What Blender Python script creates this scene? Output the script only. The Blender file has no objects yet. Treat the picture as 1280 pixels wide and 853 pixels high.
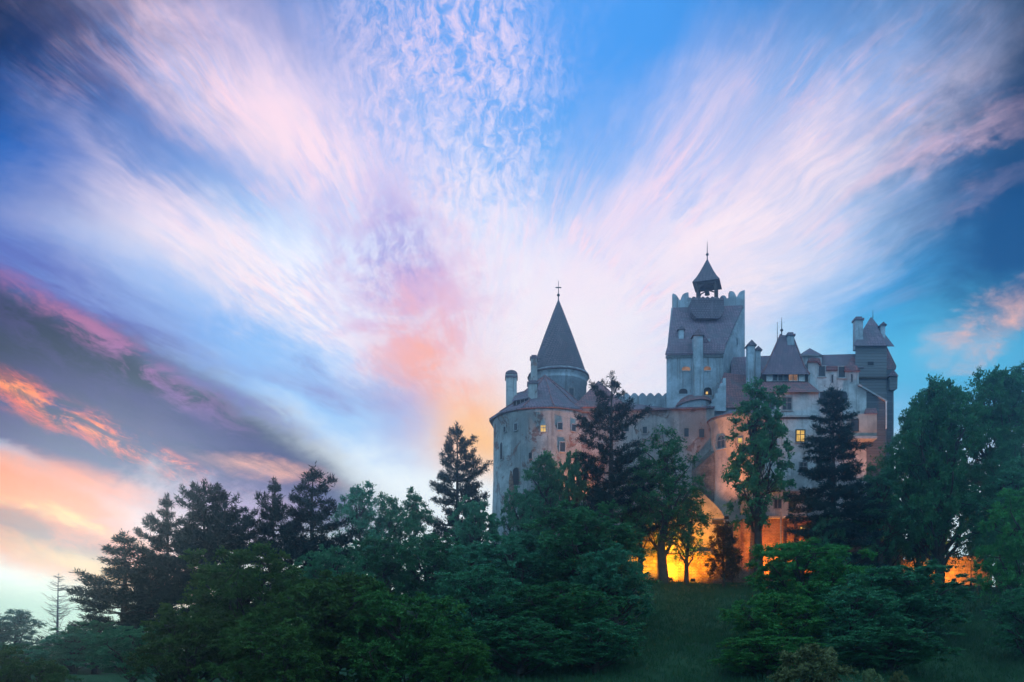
import bpy, bmesh, math, random
import numpy as np
from mathutils import Vector, Matrix

scene = bpy.context.scene
COL = scene.collection
R = math.radians
F = 1244.0          # focal length of the view in survey units (35 mm lens)
U0, V0 = 640.0, 870.0

# ---------------------------------------------------------------- camera
cam_data = bpy.data.cameras.new('camera')
cam_data.lens = 35.0
cam_data.sensor_width = 36.0
cam_data.shift_y = (V0 - 426.5) / 1280.0     # rising front: verticals stay vertical
cam_data.clip_start = 0.5
cam_data.clip_end = 20000
cam = bpy.data.objects.new('camera', cam_data)
cam.location = (0, 0, 0)
cam.rotation_euler = (R(90), 0, 0)
COL.objects.link(cam)
scene.camera = cam

scene.view_settings.view_transform = 'Standard'
scene.view_settings.look = 'None'
scene.view_settings.gamma = 1
scene.view_settings.exposure = 0.0
scene.view_settings.use_curve_mapping = False
scene.render.engine = 'CYCLES'
scene.cycles.use_denoising = True
scene.cycles.max_bounces = 5
scene.cycles.diffuse_bounces = 2
scene.cycles.glossy_bounces = 2
scene.cycles.transmission_bounces = 2
scene.cycles.transparent_max_bounces = 8
scene.cycles.volume_bounces = 1
scene.cycles.sample_clamp_indirect = 6
SUN_ELEV, SUN_ROT = R(3.0), R(-22.0)         # afterglow low behind the hill, left of the castle


def lin(c):
    return tuple(((x / 255) / 12.92 if x <= 10.3 else ((x / 255 + .055) / 1.055) ** 2.4) for x in c[:3]) + (1.0,)


# ---------------------------------------------------------------- sky
SKY_GAIN = 1.22
FILL_SKY = (.40, .76, 1.18, 1)  # unseen sky, raised to light the foreground
world = bpy.data.worlds.new('World')
scene.world = world
world.use_nodes = True


def build_sky():
    nt = world.node_tree
    nt.nodes.clear()
    N, L = nt.nodes, nt.links

    def sock(s, v):
        if isinstance(v, bpy.types.NodeSocket):
            L.new(v, s)
        else:
            s.default_value = v

    def m(op, a, b=0.0, c=None):
        n = N.new('ShaderNodeMath')
        n.operation = op
        sock(n.inputs[0], a)
        sock(n.inputs[1], b)
        if c is not None:
            sock(n.inputs[2], c)
        return n.outputs[0]

    def vm(op, a, b=None, s=None):
        n = N.new('ShaderNodeVectorMath')
        n.operation = op
        sock(n.inputs[0], a)
        if b is not None:
            sock(n.inputs[1], b)
        if s is not None:
            sock(n.inputs['Scale'], s)
        return n.outputs[1] if op == 'LENGTH' else n.outputs[0]

    def comb(x, y, z=0.0):
        n = N.new('ShaderNodeCombineXYZ')
        sock(n.inputs[0], x); sock(n.inputs[1], y); sock(n.inputs[2], z)
        return n.outputs[0]

    def noise(v, scale, detail=5, rough=.55, dist=0.0, color=False):
        n = N.new('ShaderNodeTexNoise')
        sock(n.inputs['Vector'], v)
        n.inputs['Scale'].default_value = scale
        n.inputs['Detail'].default_value = detail
        n.inputs['Roughness'].default_value = rough
        n.inputs['Distortion'].default_value = dist
        return n.outputs['Color'] if color else n.outputs['Fac']

    def smooth(x, a, b):
        n = N.new('ShaderNodeMapRange')
        n.interpolation_type = 'SMOOTHSTEP'
        sock(n.inputs[0], x)
        n.inputs[1].default_value = a
        n.inputs[2].default_value = b
        return n.outputs[0]

    def mix(f, a, b):
        n = N.new('ShaderNodeMix')
        n.data_type = 'RGBA'
        sock(n.inputs[0], f); sock(n.inputs[6], a); sock(n.inputs[7], b)
        return n.outputs[2]

    tc = N.new('ShaderNodeTexCoord')
    sx = N.new('ShaderNodeSeparateXYZ')
    L.new(tc.outputs['Generated'], sx.inputs[0])
    ym = m('MAXIMUM', sx.outputs[1], 0.18)
    tx = m('DIVIDE', sx.outputs[0], ym)
    tz = m('DIVIDE', sx.outputs[2], ym)
    T = comb(tx, tz)
    # winds comb the high cloud into a fan that opens away from a point above the horizon
    fx, fz = (595 - U0) / F, (V0 - 560) / F
    cx, cz = m('SUBTRACT', tx, fx), m('SUBTRACT', tz, fz)
    rr = m('ADD', vm('LENGTH', comb(cx, cz)), 0.06)
    wob = noise(T, 3.0, 3, .5, 0, True)
    wobv = vm('SCALE', vm('SUBTRACT', wob, (.5, .5, .5)), s=.9)
    fan = comb(m('MULTIPLY', m('DIVIDE', cx, rr), 3.4), m('MULTIPLY', m('DIVIDE', cz, rr), 3.4),
               m('MULTIPLY', m('LOGARITHM', rr, 2.718), 1.15))
    fanw = vm('ADD', fan, wobv)
    fanq = vm('ADD', fan, vm('SCALE', wobv, s=.3))
    n_str = noise(fanw, 1.5, 8, .62, .25)
    n_fine = noise(vm('MULTIPLY', fanw, (1, 1, .5)), 8.0, 7, .68, .15)
    n_soft = noise(T, 4.0, 5, .5, .3)
    # ripples of the altocumulus in the middle
    rip_v = vm('ADD', vm('MULTIPLY', T, (1.0, .55, 1)), vm('SCALE', vm('SUBTRACT', noise(T, 9, 4, .6, 0, True), (.5, .5, .5)), s=.05))
    n_rip = noise(rip_v, 95, 5, .7, .35)
    # streaks of the heavy bank lie along its own slant
    mpb = N.new('ShaderNodeMapping')
    mpb.inputs['Rotation'].default_value = (0, 0, R(25))
    L.new(vm('ADD', T, vm('SCALE', wobv, s=.03)), mpb.inputs[0])
    n_bank = noise(vm('MULTIPLY', mpb.outputs[0], (1, 5.5, 1)), 7.5, 8, .66, .3)
    n_bankf = noise(vm('MULTIPLY', mpb.outputs[0], (1, 2.4, 1)), 22, 7, .68, .5)
    NZ = {
        'bk': smooth(m('ADD', m('MULTIPLY', n_bank, .4), m('MULTIPLY', n_bankf, .6)), .42, .60),
        'bs': smooth(n_bank, .34, .62),
        'bd': smooth(noise(vm('ADD', vm('MULTIPLY', mpb.outputs[0], (1, 3.2, 1)), (3.1, 1.7, 0.4)), 19, 7, .7, .6), .44, .58),
        'hi': smooth(noise(vm('MULTIPLY', vm('ADD', fanq, (2.3, 1.1, .7)), (1, 1, .13)), 12.0, 7, .7, .2), .42, .64),
        'h2': smooth(noise(vm('MULTIPLY', vm('ADD', fanq, (5.3, 4.1, 2.7)), (1, 1, .2)), 8.0, 8, .72, .2), .44, .66),
        None: None,
        'st': smooth(m('ADD', m('MULTIPLY', n_str, .68), m('MULTIPLY', n_fine, .32)), .33, .68),
        'sf': smooth(m('ADD', m('MULTIPLY', n_str, .45), m('MULTIPLY', n_fine, .55)), .37, .66),
        'so': smooth(n_soft, .32, .64),
        'ri': smooth(m('ADD', m('MULTIPLY', n_rip, .6), m('MULTIPLY', n_soft, .4)), .40, .64),
        'bi': smooth(m('ADD', m('MULTIPLY', noise(vm('ADD', vm('MULTIPLY', T, (1, 1.6, 1)), vm('SCALE', wobv, s=.08)), 15, 6, .6, .5), .8), m('MULTIPLY', n_fine, .2)), .40, .60),
    }
    patch = smooth(noise(vm('ADD', T, (7.1, 2.2, 0)), 6.5, 4, .55, .4), .40, .62)
    NZ['hi'] = m('MULTIPLY', NZ['hi'], patch)
    NZ['h2'] = m('MULTIPLY', NZ['h2'], patch)
    # ragged cloud edges: drift along the fan plus a finer curl
    wa = vm('SCALE', vm('SUBTRACT', noise(T, 5.5, 5, .6, .2, True), (.5, .5, .5)), s=.085)
    wb = vm('SCALE', vm('SUBTRACT', noise(fanw, 3.0, 6, .65, 0, True), (.5, .5, .5)), s=m('MULTIPLY', smooth(rr, .08, .3), .10))
    TW = vm('ADD', T, vm('MULTIPLY', vm('ADD', wa, wb), (1, 1, 0)))
    TH = vm('ADD', T, vm('MULTIPLY', vm('ADD', wa, wb), (.45, .3, 0)))

    # clear sky: Nishita dusk plus the blue that deepens with height
    sky = N.new('ShaderNodeTexSky')
    sky.sky_type = 'NISHITA'
    sky.sun_disc = False
    sky.sun_elevation = SUN_ELEV
    sky.sun_rotation = SUN_ROT
    sky.altitude = 700
    nis = vm('SCALE', sky.outputs[0], s=.018)
    ramp = N.new('ShaderNodeValToRGB')
    L.new(m('MULTIPLY', tz, 1.0), ramp.inputs[0])
    el = ramp.color_ramp.elements
    stops = [(0.0, (150, 175, 185)), (.05, (180, 205, 195)), (.12, (205, 224, 224)), (.22, (222, 236, 250)),
             (.36, (158, 208, 246)), (.50, (98, 170, 236)), (.66, (54, 136, 222)), (1.0, (44, 110, 196))]
    el[0].position, el[0].color = stops[0][0], lin(stops[0][1])
    el[1].position, el[1].color = stops[-1][0], lin(stops[-1][1])
    for p, c in stops[1:-1]:
        e = el.new(p)
        e.color = lin(c)
    col = ramp.outputs[0]
    col = vm('ADD', vm('SCALE', col, s=.97), nis)

    def cloud(u, v, ru, rv, ang, rgb, op, key=None, lo=0.0, warp=True, soft=1.0):
        nonlocal col
        mp = N.new('ShaderNodeMapping')
        mp.vector_type = 'TEXTURE'
        L.new(TH if warp == 'h' else TW, mp.inputs[0])
        mp.inputs['Location'].default_value = ((u - U0) / F, (V0 - v) / F, 0)
        mp.inputs['Rotation'].default_value = (0, 0, -R(ang))
        mp.inputs['Scale'].default_value = (ru / F, rv / F, 1)
        g = N.new('ShaderNodeTexGradient')
        g.gradient_type = 'SPHERICAL'
        L.new(mp.outputs[0], g.inputs[0])
        f = smooth(g.outputs['Fac'], 0, soft)
        k = NZ[key]
        if k is not None:
            f = m('MULTIPLY', f, m('MULTIPLY_ADD', k, (1 - lo) * op, lo * op))
        else:
            f = m('MULTIPLY', f, op)
        col = mix(f, col, lin(rgb))

    for c in SKY_CLOUDS:
        cloud(*c)
    # the sky behind the viewer and overhead: pale, even blue-green, brightened to fill the foreground
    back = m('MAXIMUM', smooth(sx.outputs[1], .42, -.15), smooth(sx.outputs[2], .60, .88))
    col = mix(back, col, FILL_SKY)
    bg = N.new('ShaderNodeBackground')
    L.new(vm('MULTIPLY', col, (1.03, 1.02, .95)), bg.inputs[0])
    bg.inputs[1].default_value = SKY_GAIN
    out = N.new('ShaderNodeOutputWorld')
    L.new(bg.outputs[0], out.inputs[0])
    world.cycles.sampling_method = 'MANUAL'
    world.cycles.sample_map_resolution = 512


SKY_CLOUDS = [
    # deep blues; the right edge and corner darks paint in lens vignetting
    (0, 20, 560, 450, 0, (2, 34, 112), 1.0, None, 0, True, .8),
    (40, 210, 420, 260, 10, (26, 94, 186), .85, None),
    (-20, -20, 320, 240, 0, (2, 12, 48), .95, None),
    (620, 60, 230, 260, 0, (84, 155, 236), .7, None),
    (800, 60, 300, 230, 0, (66, 146, 232), .85, None),
    (1290, 60, 560, 420, 0, (48, 84, 136), .85, None),
    (1130, 410, 420, 230, 0, (40, 156, 224), .95, None),
    (1300, 310, 280, 340, 0, (0, 62, 118), .95, None, 0, True, .8),
    (1310, -10, 300, 330, 0, (8, 22, 46), .95, None),
    (1180, 450, 300, 120, -8, (84, 182, 226), .85, None),
    (330, 235, 340, 90, 25, (72, 142, 220), .8, 'so', .5),
    # bright veil in the middle
    (450, 400, 430, 230, 10, (232, 241, 254), .9, None, 0, True, .8),
    (500, 590, 330, 150, 22, (238, 244, 251), .95, None, 0, True, .7),
    (450, 440, 260, 120, 20, (240, 245, 254), .8, None),
    (760, 400, 360, 220, -15, (232, 222, 240), .8, 'st', .7, True, .7),
    (650, 440, 260, 220, 0, (238, 228, 236), .75, None, 0, True, .7),
    (940, 360, 330, 90, -28, (232, 220, 236), .8, 'st', .5),
    (980, 450, 160, 80, 0, (196, 222, 242), .6, None),
    # left cirrus
    (320, 90, 400, 190, 34, (224, 206, 238), .7, 'st', .6),
    (360, 160, 290, 100, 34, (244, 222, 234), .7, 'st', .5),
    (380, 175, 240, 60, 33, (252, 220, 226), .7, 'sf', .25),
    (290, 100, 330, 90, 36, (238, 206, 228), .6, 'sf', .1),
    (230, 280, 330, 90, 38, (226, 216, 242), .7, 'st', .5),
    (250, 285, 270, 50, 38, (244, 214, 226), .6, 'sf', .1),
    (250, 350, 380, 140, 18, (238, 222, 238), .76, 'st', .65),
    (280, 355, 210, 80, 20, (255, 230, 222), .7, 'so', .4),
    (20, 330, 260, 60, 22, (70, 150, 226), .5, None),
    # right cirrus
    (1010, 120, 440, 180, -34, (140, 172, 228), .7, 'st', .6),
    (810, 220, 310, 130, -48, (226, 210, 236), .66, 'st', .55),
    (830, 200, 270, 70, -48, (246, 212, 226), .6, 'sf', .1),
    (985, 200, 390, 130, -32, (226, 210, 234), .7, 'st', .55),
    (1000, 200, 330, 70, -31, (248, 218, 226), .65, 'sf', .1),
    (990, 260, 330, 60, -26, (246, 222, 230), .7, 'sf', .15),
    (890, 300, 340, 100, -24, (244, 226, 236), .7, 'st', .5),
    (1160, 190, 250, 26, -30, (214, 176, 200), .66, 'sf', .3),
    (1220, 240, 130, 24, -30, (150, 140, 178), .5, 'sf', .3),
    (1245, 405, 120, 40, -30, (246, 180, 160), .9, 'bi', .25),
    (940, 345, 190, 26, -18, (250, 226, 230), .6, 'sf', .3),
    # fine combed wisps and the blue that shows between them
    (330, 200, 480, 320, 30, (96, 160, 234), .42, 'hi', 0),
    (960, 220, 520, 300, -30, (104, 164, 234), .42, 'hi', 0),
    (330, 210, 460, 280, 32, (255, 206, 216), .5, 'h2', 0),
    (940, 240, 500, 270, -30, (255, 206, 218), .5, 'h2', 0),
    (720, 330, 260, 200, 0, (250, 210, 224), .5, 'h2', 0),
    (430, 430, 330, 160, 20, (170, 202, 246), .4, 'hi', 0),
    # rippled altocumulus
    (560, 130, 230, 380, 5, (214, 204, 240), .6, 'ri', .15),
    (580, 50, 150, 150, 12, (244, 206, 226), .6, 'ri', 0),
    (570, 260, 160, 230, 0, (218, 222, 246), .65, 'ri', .25),
    (490, 280, 90, 190, 6, (116, 148, 226), .75, 'ri', .1),
    (470, 120, 120, 260, 8, (240, 210, 230), .5, 'ri', 0),
    (640, 120, 90, 260, -6, (230, 216, 240), .45, 'ri', 0),
    (560, 260, 130, 170, 0, (252, 226, 230), .5, 'ri', 0),
    # pink column
    (505, 370, 150, 230, -12, (196, 160, 208), .8, 'bi', .35),
    (500, 330, 60, 120, -10, (136, 138, 210), .65, 'ri', .1),
    (530, 440, 130, 130, -25, (226, 166, 190), .8, 'bi', .4),
    (548, 495, 140, 105, 50, (252, 168, 120), .95, 'bi', .5),
    (500, 515, 80, 80, 60, (170, 134, 190), .75, 'so', .4),
    (600, 545, 110, 84, 30, (255, 190, 110), .9, None),
    # blue gap under the veil, then the dark bank on the left
    (290, 425, 330, 100, 30, (96, 160, 232), .95, 'st', .75),
    (380, 500, 260, 90, 20, (136, 186, 240), .85, 'st', .7),
    (400, 485, 150, 34, 14, (134, 134, 196), .8, 'bs', .4),
    (60, 360, 420, 100, 30, (72, 100, 190), .9, 'bs', .6, 'h'),
    (90, 400, 360, 90, 32, (88, 72, 156), .9, 'bs', .5, 'h'),
    (90, 486, 520, 112, 25, (6, 0, 34), 1.0, None, 0, 'h', .5),
    (-20, 450, 360, 130, 27, (10, 0, 26), 1.0, None, 0, 'h', .55),
    (230, 560, 320, 66, 22, (46, 20, 96), 1.0, 'bs', .8, 'h', .5),
    (110, 565, 330, 60, 22, (56, 26, 104), 1.0, 'bs', .8, 'h', .5),
    (150, 470, 420, 90, 27, (58, 42, 116), .4, 'bk', 0, 'h'),
    (40, 400, 300, 50, 30, (90, 60, 134), .25, 'bk', 0, 'h'),
    (130, 420, 260, 30, 33, (190, 108, 150), .8, 'bk', 0, 'h'),
    (210, 480, 170, 26, 34, (130, 90, 164), .75, 'bk', 0, 'h'),
    (300, 505, 150, 22, 28, (112, 104, 180), .6, 'bk', .1, 'h'),
    (20, 490, 150, 30, 30, (255, 96, 0), 1.0, 'bk', 0, 'h'),
    (110, 533, 250, 32, 26, (255, 104, 0), 1.0, 'bk', 0, 'h'),
    (150, 560, 240, 26, 24, (220, 84, 30), 1.0, 'bk', 0, 'h'),
    (60, 508, 170, 14, 28, (255, 150, 30), .9, 'bk', 0, 'h'),
    (230, 588, 170, 22, 22, (246, 116, 60), 1.0, 'bk', 0, 'h'),
    (100, 524, 300, 60, 26, (18, 6, 50), .9, 'bd', 0, 'h'),
    (230, 570, 240, 60, 22, (64, 40, 110), .8, 'bd', 0, 'h'),
    (335, 588, 120, 18, 12, (255, 178, 140), .9, 'bs', .3, 'h'),
    (0, 558, 110, 16, 24, (130, 180, 220), .8, None, 0, 'h'),
    # fire low on the left
    (20, 640, 350, 84, 20, (244, 124, 0), 1.0, None, 0, 'h', .5),
    (10, 612, 230, 30, 20, (255, 140, 0), 1.0, 'bs', .6, 'h'),
    (120, 608, 270, 30, 18, (250, 130, 60), .95, 'bs', .45, 'h'),
    (250, 655, 180, 80, 10, (226, 206, 216), .75, None),
    (310, 640, 130, 66, 10, (166, 140, 190), .8, 'bs', .5, 'h'),
    (50, 672, 240, 40, 22, (112, 48, 16), 1.0, 'bk', .45, 'h'),
    (0, 648, 130, 20, 20, (170, 90, 36), .9, 'bk', .3, 'h'),
    (60, 640, 180, 14, 18, (255, 206, 90), .9, 'bk', .2, 'h'),
    (110, 714, 220, 30, 16, (246, 186, 70), .9, 'bs', .5, 'h'),
    (40, 790, 330, 80, 5, (176, 206, 176), .95, None, 0, 'h', .6),
]
build_sky()

# low sun below the cloud: only a faint warm rim is left of it
sun_data = bpy.data.lights.new('sun', 'SUN')
sun_data.energy = 0.25
sun_data.angle = R(12)
sun_data.color = (1.0, .72, .5)
sun = bpy.data.objects.new('sun', sun_data)
sd = Vector((math.sin(SUN_ROT) * math.cos(SUN_ELEV + .1), math.cos(SUN_ROT) * math.cos(SUN_ELEV + .1), math.sin(SUN_ELEV + .1)))
sun.rotation_euler = sd.to_track_quat('Z', 'Y').to_euler()
COL.objects.link(sun)

# ---------------------------------------------------------------- helpers
def P(u, v, y):
    """survey point: bearing u, rise v, true distance y (metres) -> world point"""
    return Vector(((u - U0) / F * y, y, (V0 - v) / F * y))


def Q(u, y):
    return Vector(((u - U0) / F * y, y))


def zat(v, y):
    return (V0 - v) / F * y


def on_wall(u, v, a, b):
    """where the sight line (u, v) meets the vertical wall plane through plan points a, b"""
    dx = (u - U0) / F
    ex, ey = b[0] - a[0], b[1] - a[1]
    t = (a[0] * ey - a[1] * ex) / (dx * ey - ex)
    n = Vector((ey, -ex, 0)).normalized()
    if n.y > 0:
        n = -n
    return Vector((dx * t, t, (V0 - v) / F * t)), n


def on_drum(u, v, c, r):
    dx = (u - U0) / F
    A, B, Cc = dx * dx + 1, -2 * (dx * c[0] + c[1]), c[0] ** 2 + c[1] ** 2 - r * r
    t = (-B - math.sqrt(max(B * B - 4 * A * Cc, 0))) / (2 * A)
    p = Vector((dx * t, t, (V0 - v) / F * t))
    return p, Vector((p.x - c[0], p.y - c[1], 0)).normalized()


class MB:
    """collects shapes (world coordinates); build() links them as ONE mesh object"""
    def __init__(s):
        s.v, s.f = [], []

    def add(s, vs, fs):
        o = len(s.v)
        s.v += [Vector(p) for p in vs]
        s.f += [tuple(i + o for i in f) for f in fs]
        return s

    def prism(s, plan, z0, z1, top=True, bottom=True):
        """plan: list of (x, y); z0 / z1: numbers or lists per corner"""
        n = len(plan)
        a = [z0] * n if not hasattr(z0, '__len__') else z0
        b = [z1] * n if not hasattr(z1, '__len__') else z1
        vs = [(p[0], p[1], z) for p, z in zip(plan, a)] + [(p[0], p[1], z) for p, z in zip(plan, b)]
        fs = [(i, (i + 1) % n, n + (i + 1) % n, n + i) for i in range(n)]
        if bottom:
            fs.append(tuple(range(n))[::-1])
        if top:
            fs.append(tuple(range(n, 2 * n)))
        return s.add(vs, fs)

    def slab(s, pts, d):
        """polygon pts extruded by vector d"""
        n = len(pts)
        d = Vector(d)
        pts = [Vector(p) for p in pts]
        vs = pts + [p + d for p in pts]
        return s.add(vs, [tuple(range(n)), tuple(range(n, 2 * n))[::-1]] + [(i, (i + 1) % n, n + (i + 1) % n, n + i) for i in range(n)])

    def lathe(s, c, prof, n=32, a0=0.0, squash=None):
        """profile [(r, z)] round the vertical through plan point c"""
        rings, vs, fs = [], [], []
        for r, z in prof:
            if r < 1e-4:
                rings.append([len(vs)]); vs.append((c[0], c[1], z))
            else:
                ids = []
                for i in range(n):
                    t = a0 + 2 * math.pi * i / n
                    ids.append(len(vs)); vs.append((c[0] + r * math.cos(t), c[1] + r * math.sin(t), z))
                rings.append(ids)
        for A, B in zip(rings, rings[1:]):
            if len(A) == 1 and len(B) == 1:
                continue
            if len(A) == 1:
                fs += [(A[0], B[(i + 1) % n], B[i]) for i in range(n)]
            elif len(B) == 1:
                fs += [(A[i], A[(i + 1) % n], B[0]) for i in range(n)]
            else:
                fs += [(A[i], A[(i + 1) % n], B[(i + 1) % n], B[i]) for i in range(n)]
        if len(rings[0]) > 1:
            fs.append(tuple(rings[0])[::-1])
        if len(rings[-1]) > 1:
            fs.append(tuple(rings[-1]))
        return s.add(vs, fs)

    def tube(s, pts, rad, n=6):
        pts = [Vector(p) for p in pts]
        if not hasattr(rad, '__len__'):
            rad = [rad] * len(pts)
        vs, fs = [], []
        prev = None
        for i, p in enumerate(pts):
            d = (pts[min(i + 1, len(pts) - 1)] - pts[max(i - 1, 0)])
            if d.length < 1e-6:
                d = Vector((0, 0, 1))
            d.normalize()
            ref = Vector((0, 0, 1)) if abs(d.z) < .9 else Vector((1, 0, 0))
            x = d.cross(ref).normalized() if prev is None else (prev - d * prev.dot(d)).normalized()
            prev = x
            y = d.cross(x)
            for k in range(n):
                t = 2 * math.pi * k / n
                vs.append(p + (x * math.cos(t) + y * math.sin(t)) * rad[i])
        for i in range(len(pts) - 1):
            for k in range(n):
                k2 = (k + 1) % n
                fs.append((i * n + k, i * n + k2, (i + 1) * n + k2, (i + 1) * n + k))
        fs.append(tuple(range(n))[::-1])
        e = (len(pts) - 1) * n
        fs.append(tuple(range(e, e + n)))
        return s.add(vs, fs)

    def box(s, c, sx, sy, sz, rz=0.0):
        """box standing on centre c (bottom centre)"""
        co, si = math.cos(rz), math.sin(rz)
        pl = [(c[0] + co * a - si * b, c[1] + si * a + co * b) for a, b in
              ((-sx / 2, -sy / 2), (sx / 2, -sy / 2), (sx / 2, sy / 2), (-sx / 2, sy / 2))]
        return s.prism(pl, c[2], c[2] + sz)

    def build(s, name, mat, parent=None, smooth=False, bevel=0.0):
        me = bpy.data.meshes.new(name)
        base = world_loc(parent) if parent else Vector((0, 0, 0))
        me.from_pydata([p - base for p in s.v], [], s.f)
        bm = bmesh.new()
        bm.from_mesh(me)
        bmesh.ops.recalc_face_normals(bm, faces=bm.faces)
        if bevel:
            bmesh.ops.bevel(bm, geom=list(bm.edges), offset=bevel, segments=2, affect='EDGES', clamp_overlap=True)
        bm.to_mesh(me)
        bm.free()
        if smooth:
            for p in me.polygons:
                p.use_smooth = len(p.vertices) <= 4
        me.materials.append(mat)
        o = bpy.data.objects.new(name, me)
        COL.objects.link(o)
        if parent:
            o.parent = parent
        return o


_LOC = {}


def world_loc(o):
    p = Vector((0, 0, 0))
    while o is not None:
        p += o.location
        o = o.parent
    return p


def tag(o, label, cat, group=None):
    o['label'] = label
    o['category'] = cat
    if group:
        o['group'] = group
    return o


def thing(name, label, cat, loc, group=None):
    o = bpy.data.objects.new(name, None)
    o.empty_display_size = .5
    o.location = loc
    COL.objects.link(o)
    return tag(o, label, cat, group)


# ---------------------------------------------------------------- materials
def new_mat(name):
    m = bpy.data.materials.new(name)
    m.use_nodes = True
    nt = m.node_tree
    nt.nodes.clear()
    out = nt.nodes.new('ShaderNodeOutputMaterial')
    return m, nt, nt.nodes, nt.links, out


def nz(nt, vec, scale, detail=5, rough=.6, dist=0.0):
    n = nt.nodes.new('ShaderNodeTexNoise')
    n.inputs['Scale'].default_value = scale
    n.inputs['Detail'].default_value = detail
    n.inputs['Roughness'].default_value = rough
    n.inputs['Distortion'].default_value = dist
    nt.links.new(vec, n.inputs['Vector'])
    return n.outputs['Fac']


def step(nt, x, a, b):
    n = nt.nodes.new('ShaderNodeMapRange')
    n.interpolation_type = 'SMOOTHSTEP'
    nt.links.new(x, n.inputs[0])
    n.inputs[1].default_value, n.inputs[2].default_value = a, b
    return n.outputs[0]


def mixc(nt, f, a, b):
    n = nt.nodes.new('ShaderNodeMix')
    n.data_type = 'RGBA'
    for s, v in ((n.inputs[0], f), (n.inputs[6], a), (n.inputs[7], b)):
        if isinstance(v, bpy.types.NodeSocket):
            nt.links.new(v, s)
        else:
            s.default_value = v if not hasattr(v, '__len__') or len(v) == 4 else tuple(v) + (1,)
    return n.outputs[2]


def mathn(nt, op, a, b=0.0):
    n = nt.nodes.new('ShaderNodeMath')
    n.operation = op
    for s, v in ((n.inputs[0], a), (n.inputs[1], b)):
        if isinstance(v, bpy.types.NodeSocket):
            nt.links.new(v, s)
        else:
            s.default_value = v
    return n.outputs[0]


def coords(nt, sc=(1, 1, 1)):
    t = nt.nodes.new('ShaderNodeTexCoord')
    mp = nt.nodes.new('ShaderNodeMapping')
    mp.inputs['Scale'].default_value = sc
    nt.links.new(t.outputs['Object'], mp.inputs[0])
    return mp.outputs[0]


def finish(nt, out, col, rough=.85, bump=None, bs=.4, dist=.05, spec=.25):
    b = nt.nodes.new('ShaderNodeBsdfPrincipled')
    if isinstance(col, bpy.types.NodeSocket):
        nt.links.new(col, b.inputs['Base Color'])
    else:
        b.inputs['Base Color'].default_value = tuple(col) + (1,)
    b.inputs['Roughness'].default_value = rough
    b.inputs['Specular IOR Level'].default_value = spec
    if bump is not None:
        n = nt.nodes.new('ShaderNodeBump')
        n.inputs['Strength'].default_value = bs
        n.inputs['Distance'].default_value = dist
        nt.links.new(bump, n.inputs['Height'])
        nt.links.new(n.outputs[0], b.inputs['Normal'])
    nt.links.new(b.outputs[0], out.inputs[0])


def plaster(name, base, stain=(.16, .14, .12), brick=(.24, .11, .08), peel=.5, dirt=.6):
    """lime render: cloudy tone, rain streaks, patches fallen off to the brick"""
    m, nt, N, L, out = new_mat(name)
    c = coords(nt)
    big = nz(nt, c, .22, 6, .62, .3)
    fine = nz(nt, c, 2.2, 6, .65)
    col = mixc(nt, step(nt, big, .38, .62), tuple(x * .62 for x in base), tuple(x * 1.08 for x in base))
    mid = nz(nt, c, .75, 7, .7, .5)
    col = mixc(nt, mathn(nt, 'MULTIPLY', step(nt, mid, .50, .66), .55), col, tuple(x * .5 for x in base))
    col = mixc(nt, mathn(nt, 'MULTIPLY', step(nt, fine, .45, .7), .35), col, tuple(x * .6 for x in base))
    st = nz(nt, coords(nt, (1.7, 1.7, .10)), 1.0, 8, .75, .3)
    col = mixc(nt, mathn(nt, 'MULTIPLY', step(nt, st, .50, .64), dirt), col, stain)
    pe = nz(nt, coords(nt, (1, 1, .8)), .42, 9, .74, .5)
    pm = step(nt, pe, .66 - .14 * peel, .70 - .14 * peel)
    col = mixc(nt, mathn(nt, 'MULTIPLY', pm, .8), col, mixc(nt, step(nt, fine, .4, .6), brick, tuple(x * .5 for x in brick)))
    h = mathn(nt, 'SUBTRACT', mathn(nt, 'MULTIPLY', fine, .5), pm)
    finish(nt, out, col, .92, h, .5, .06)
    return m


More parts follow.
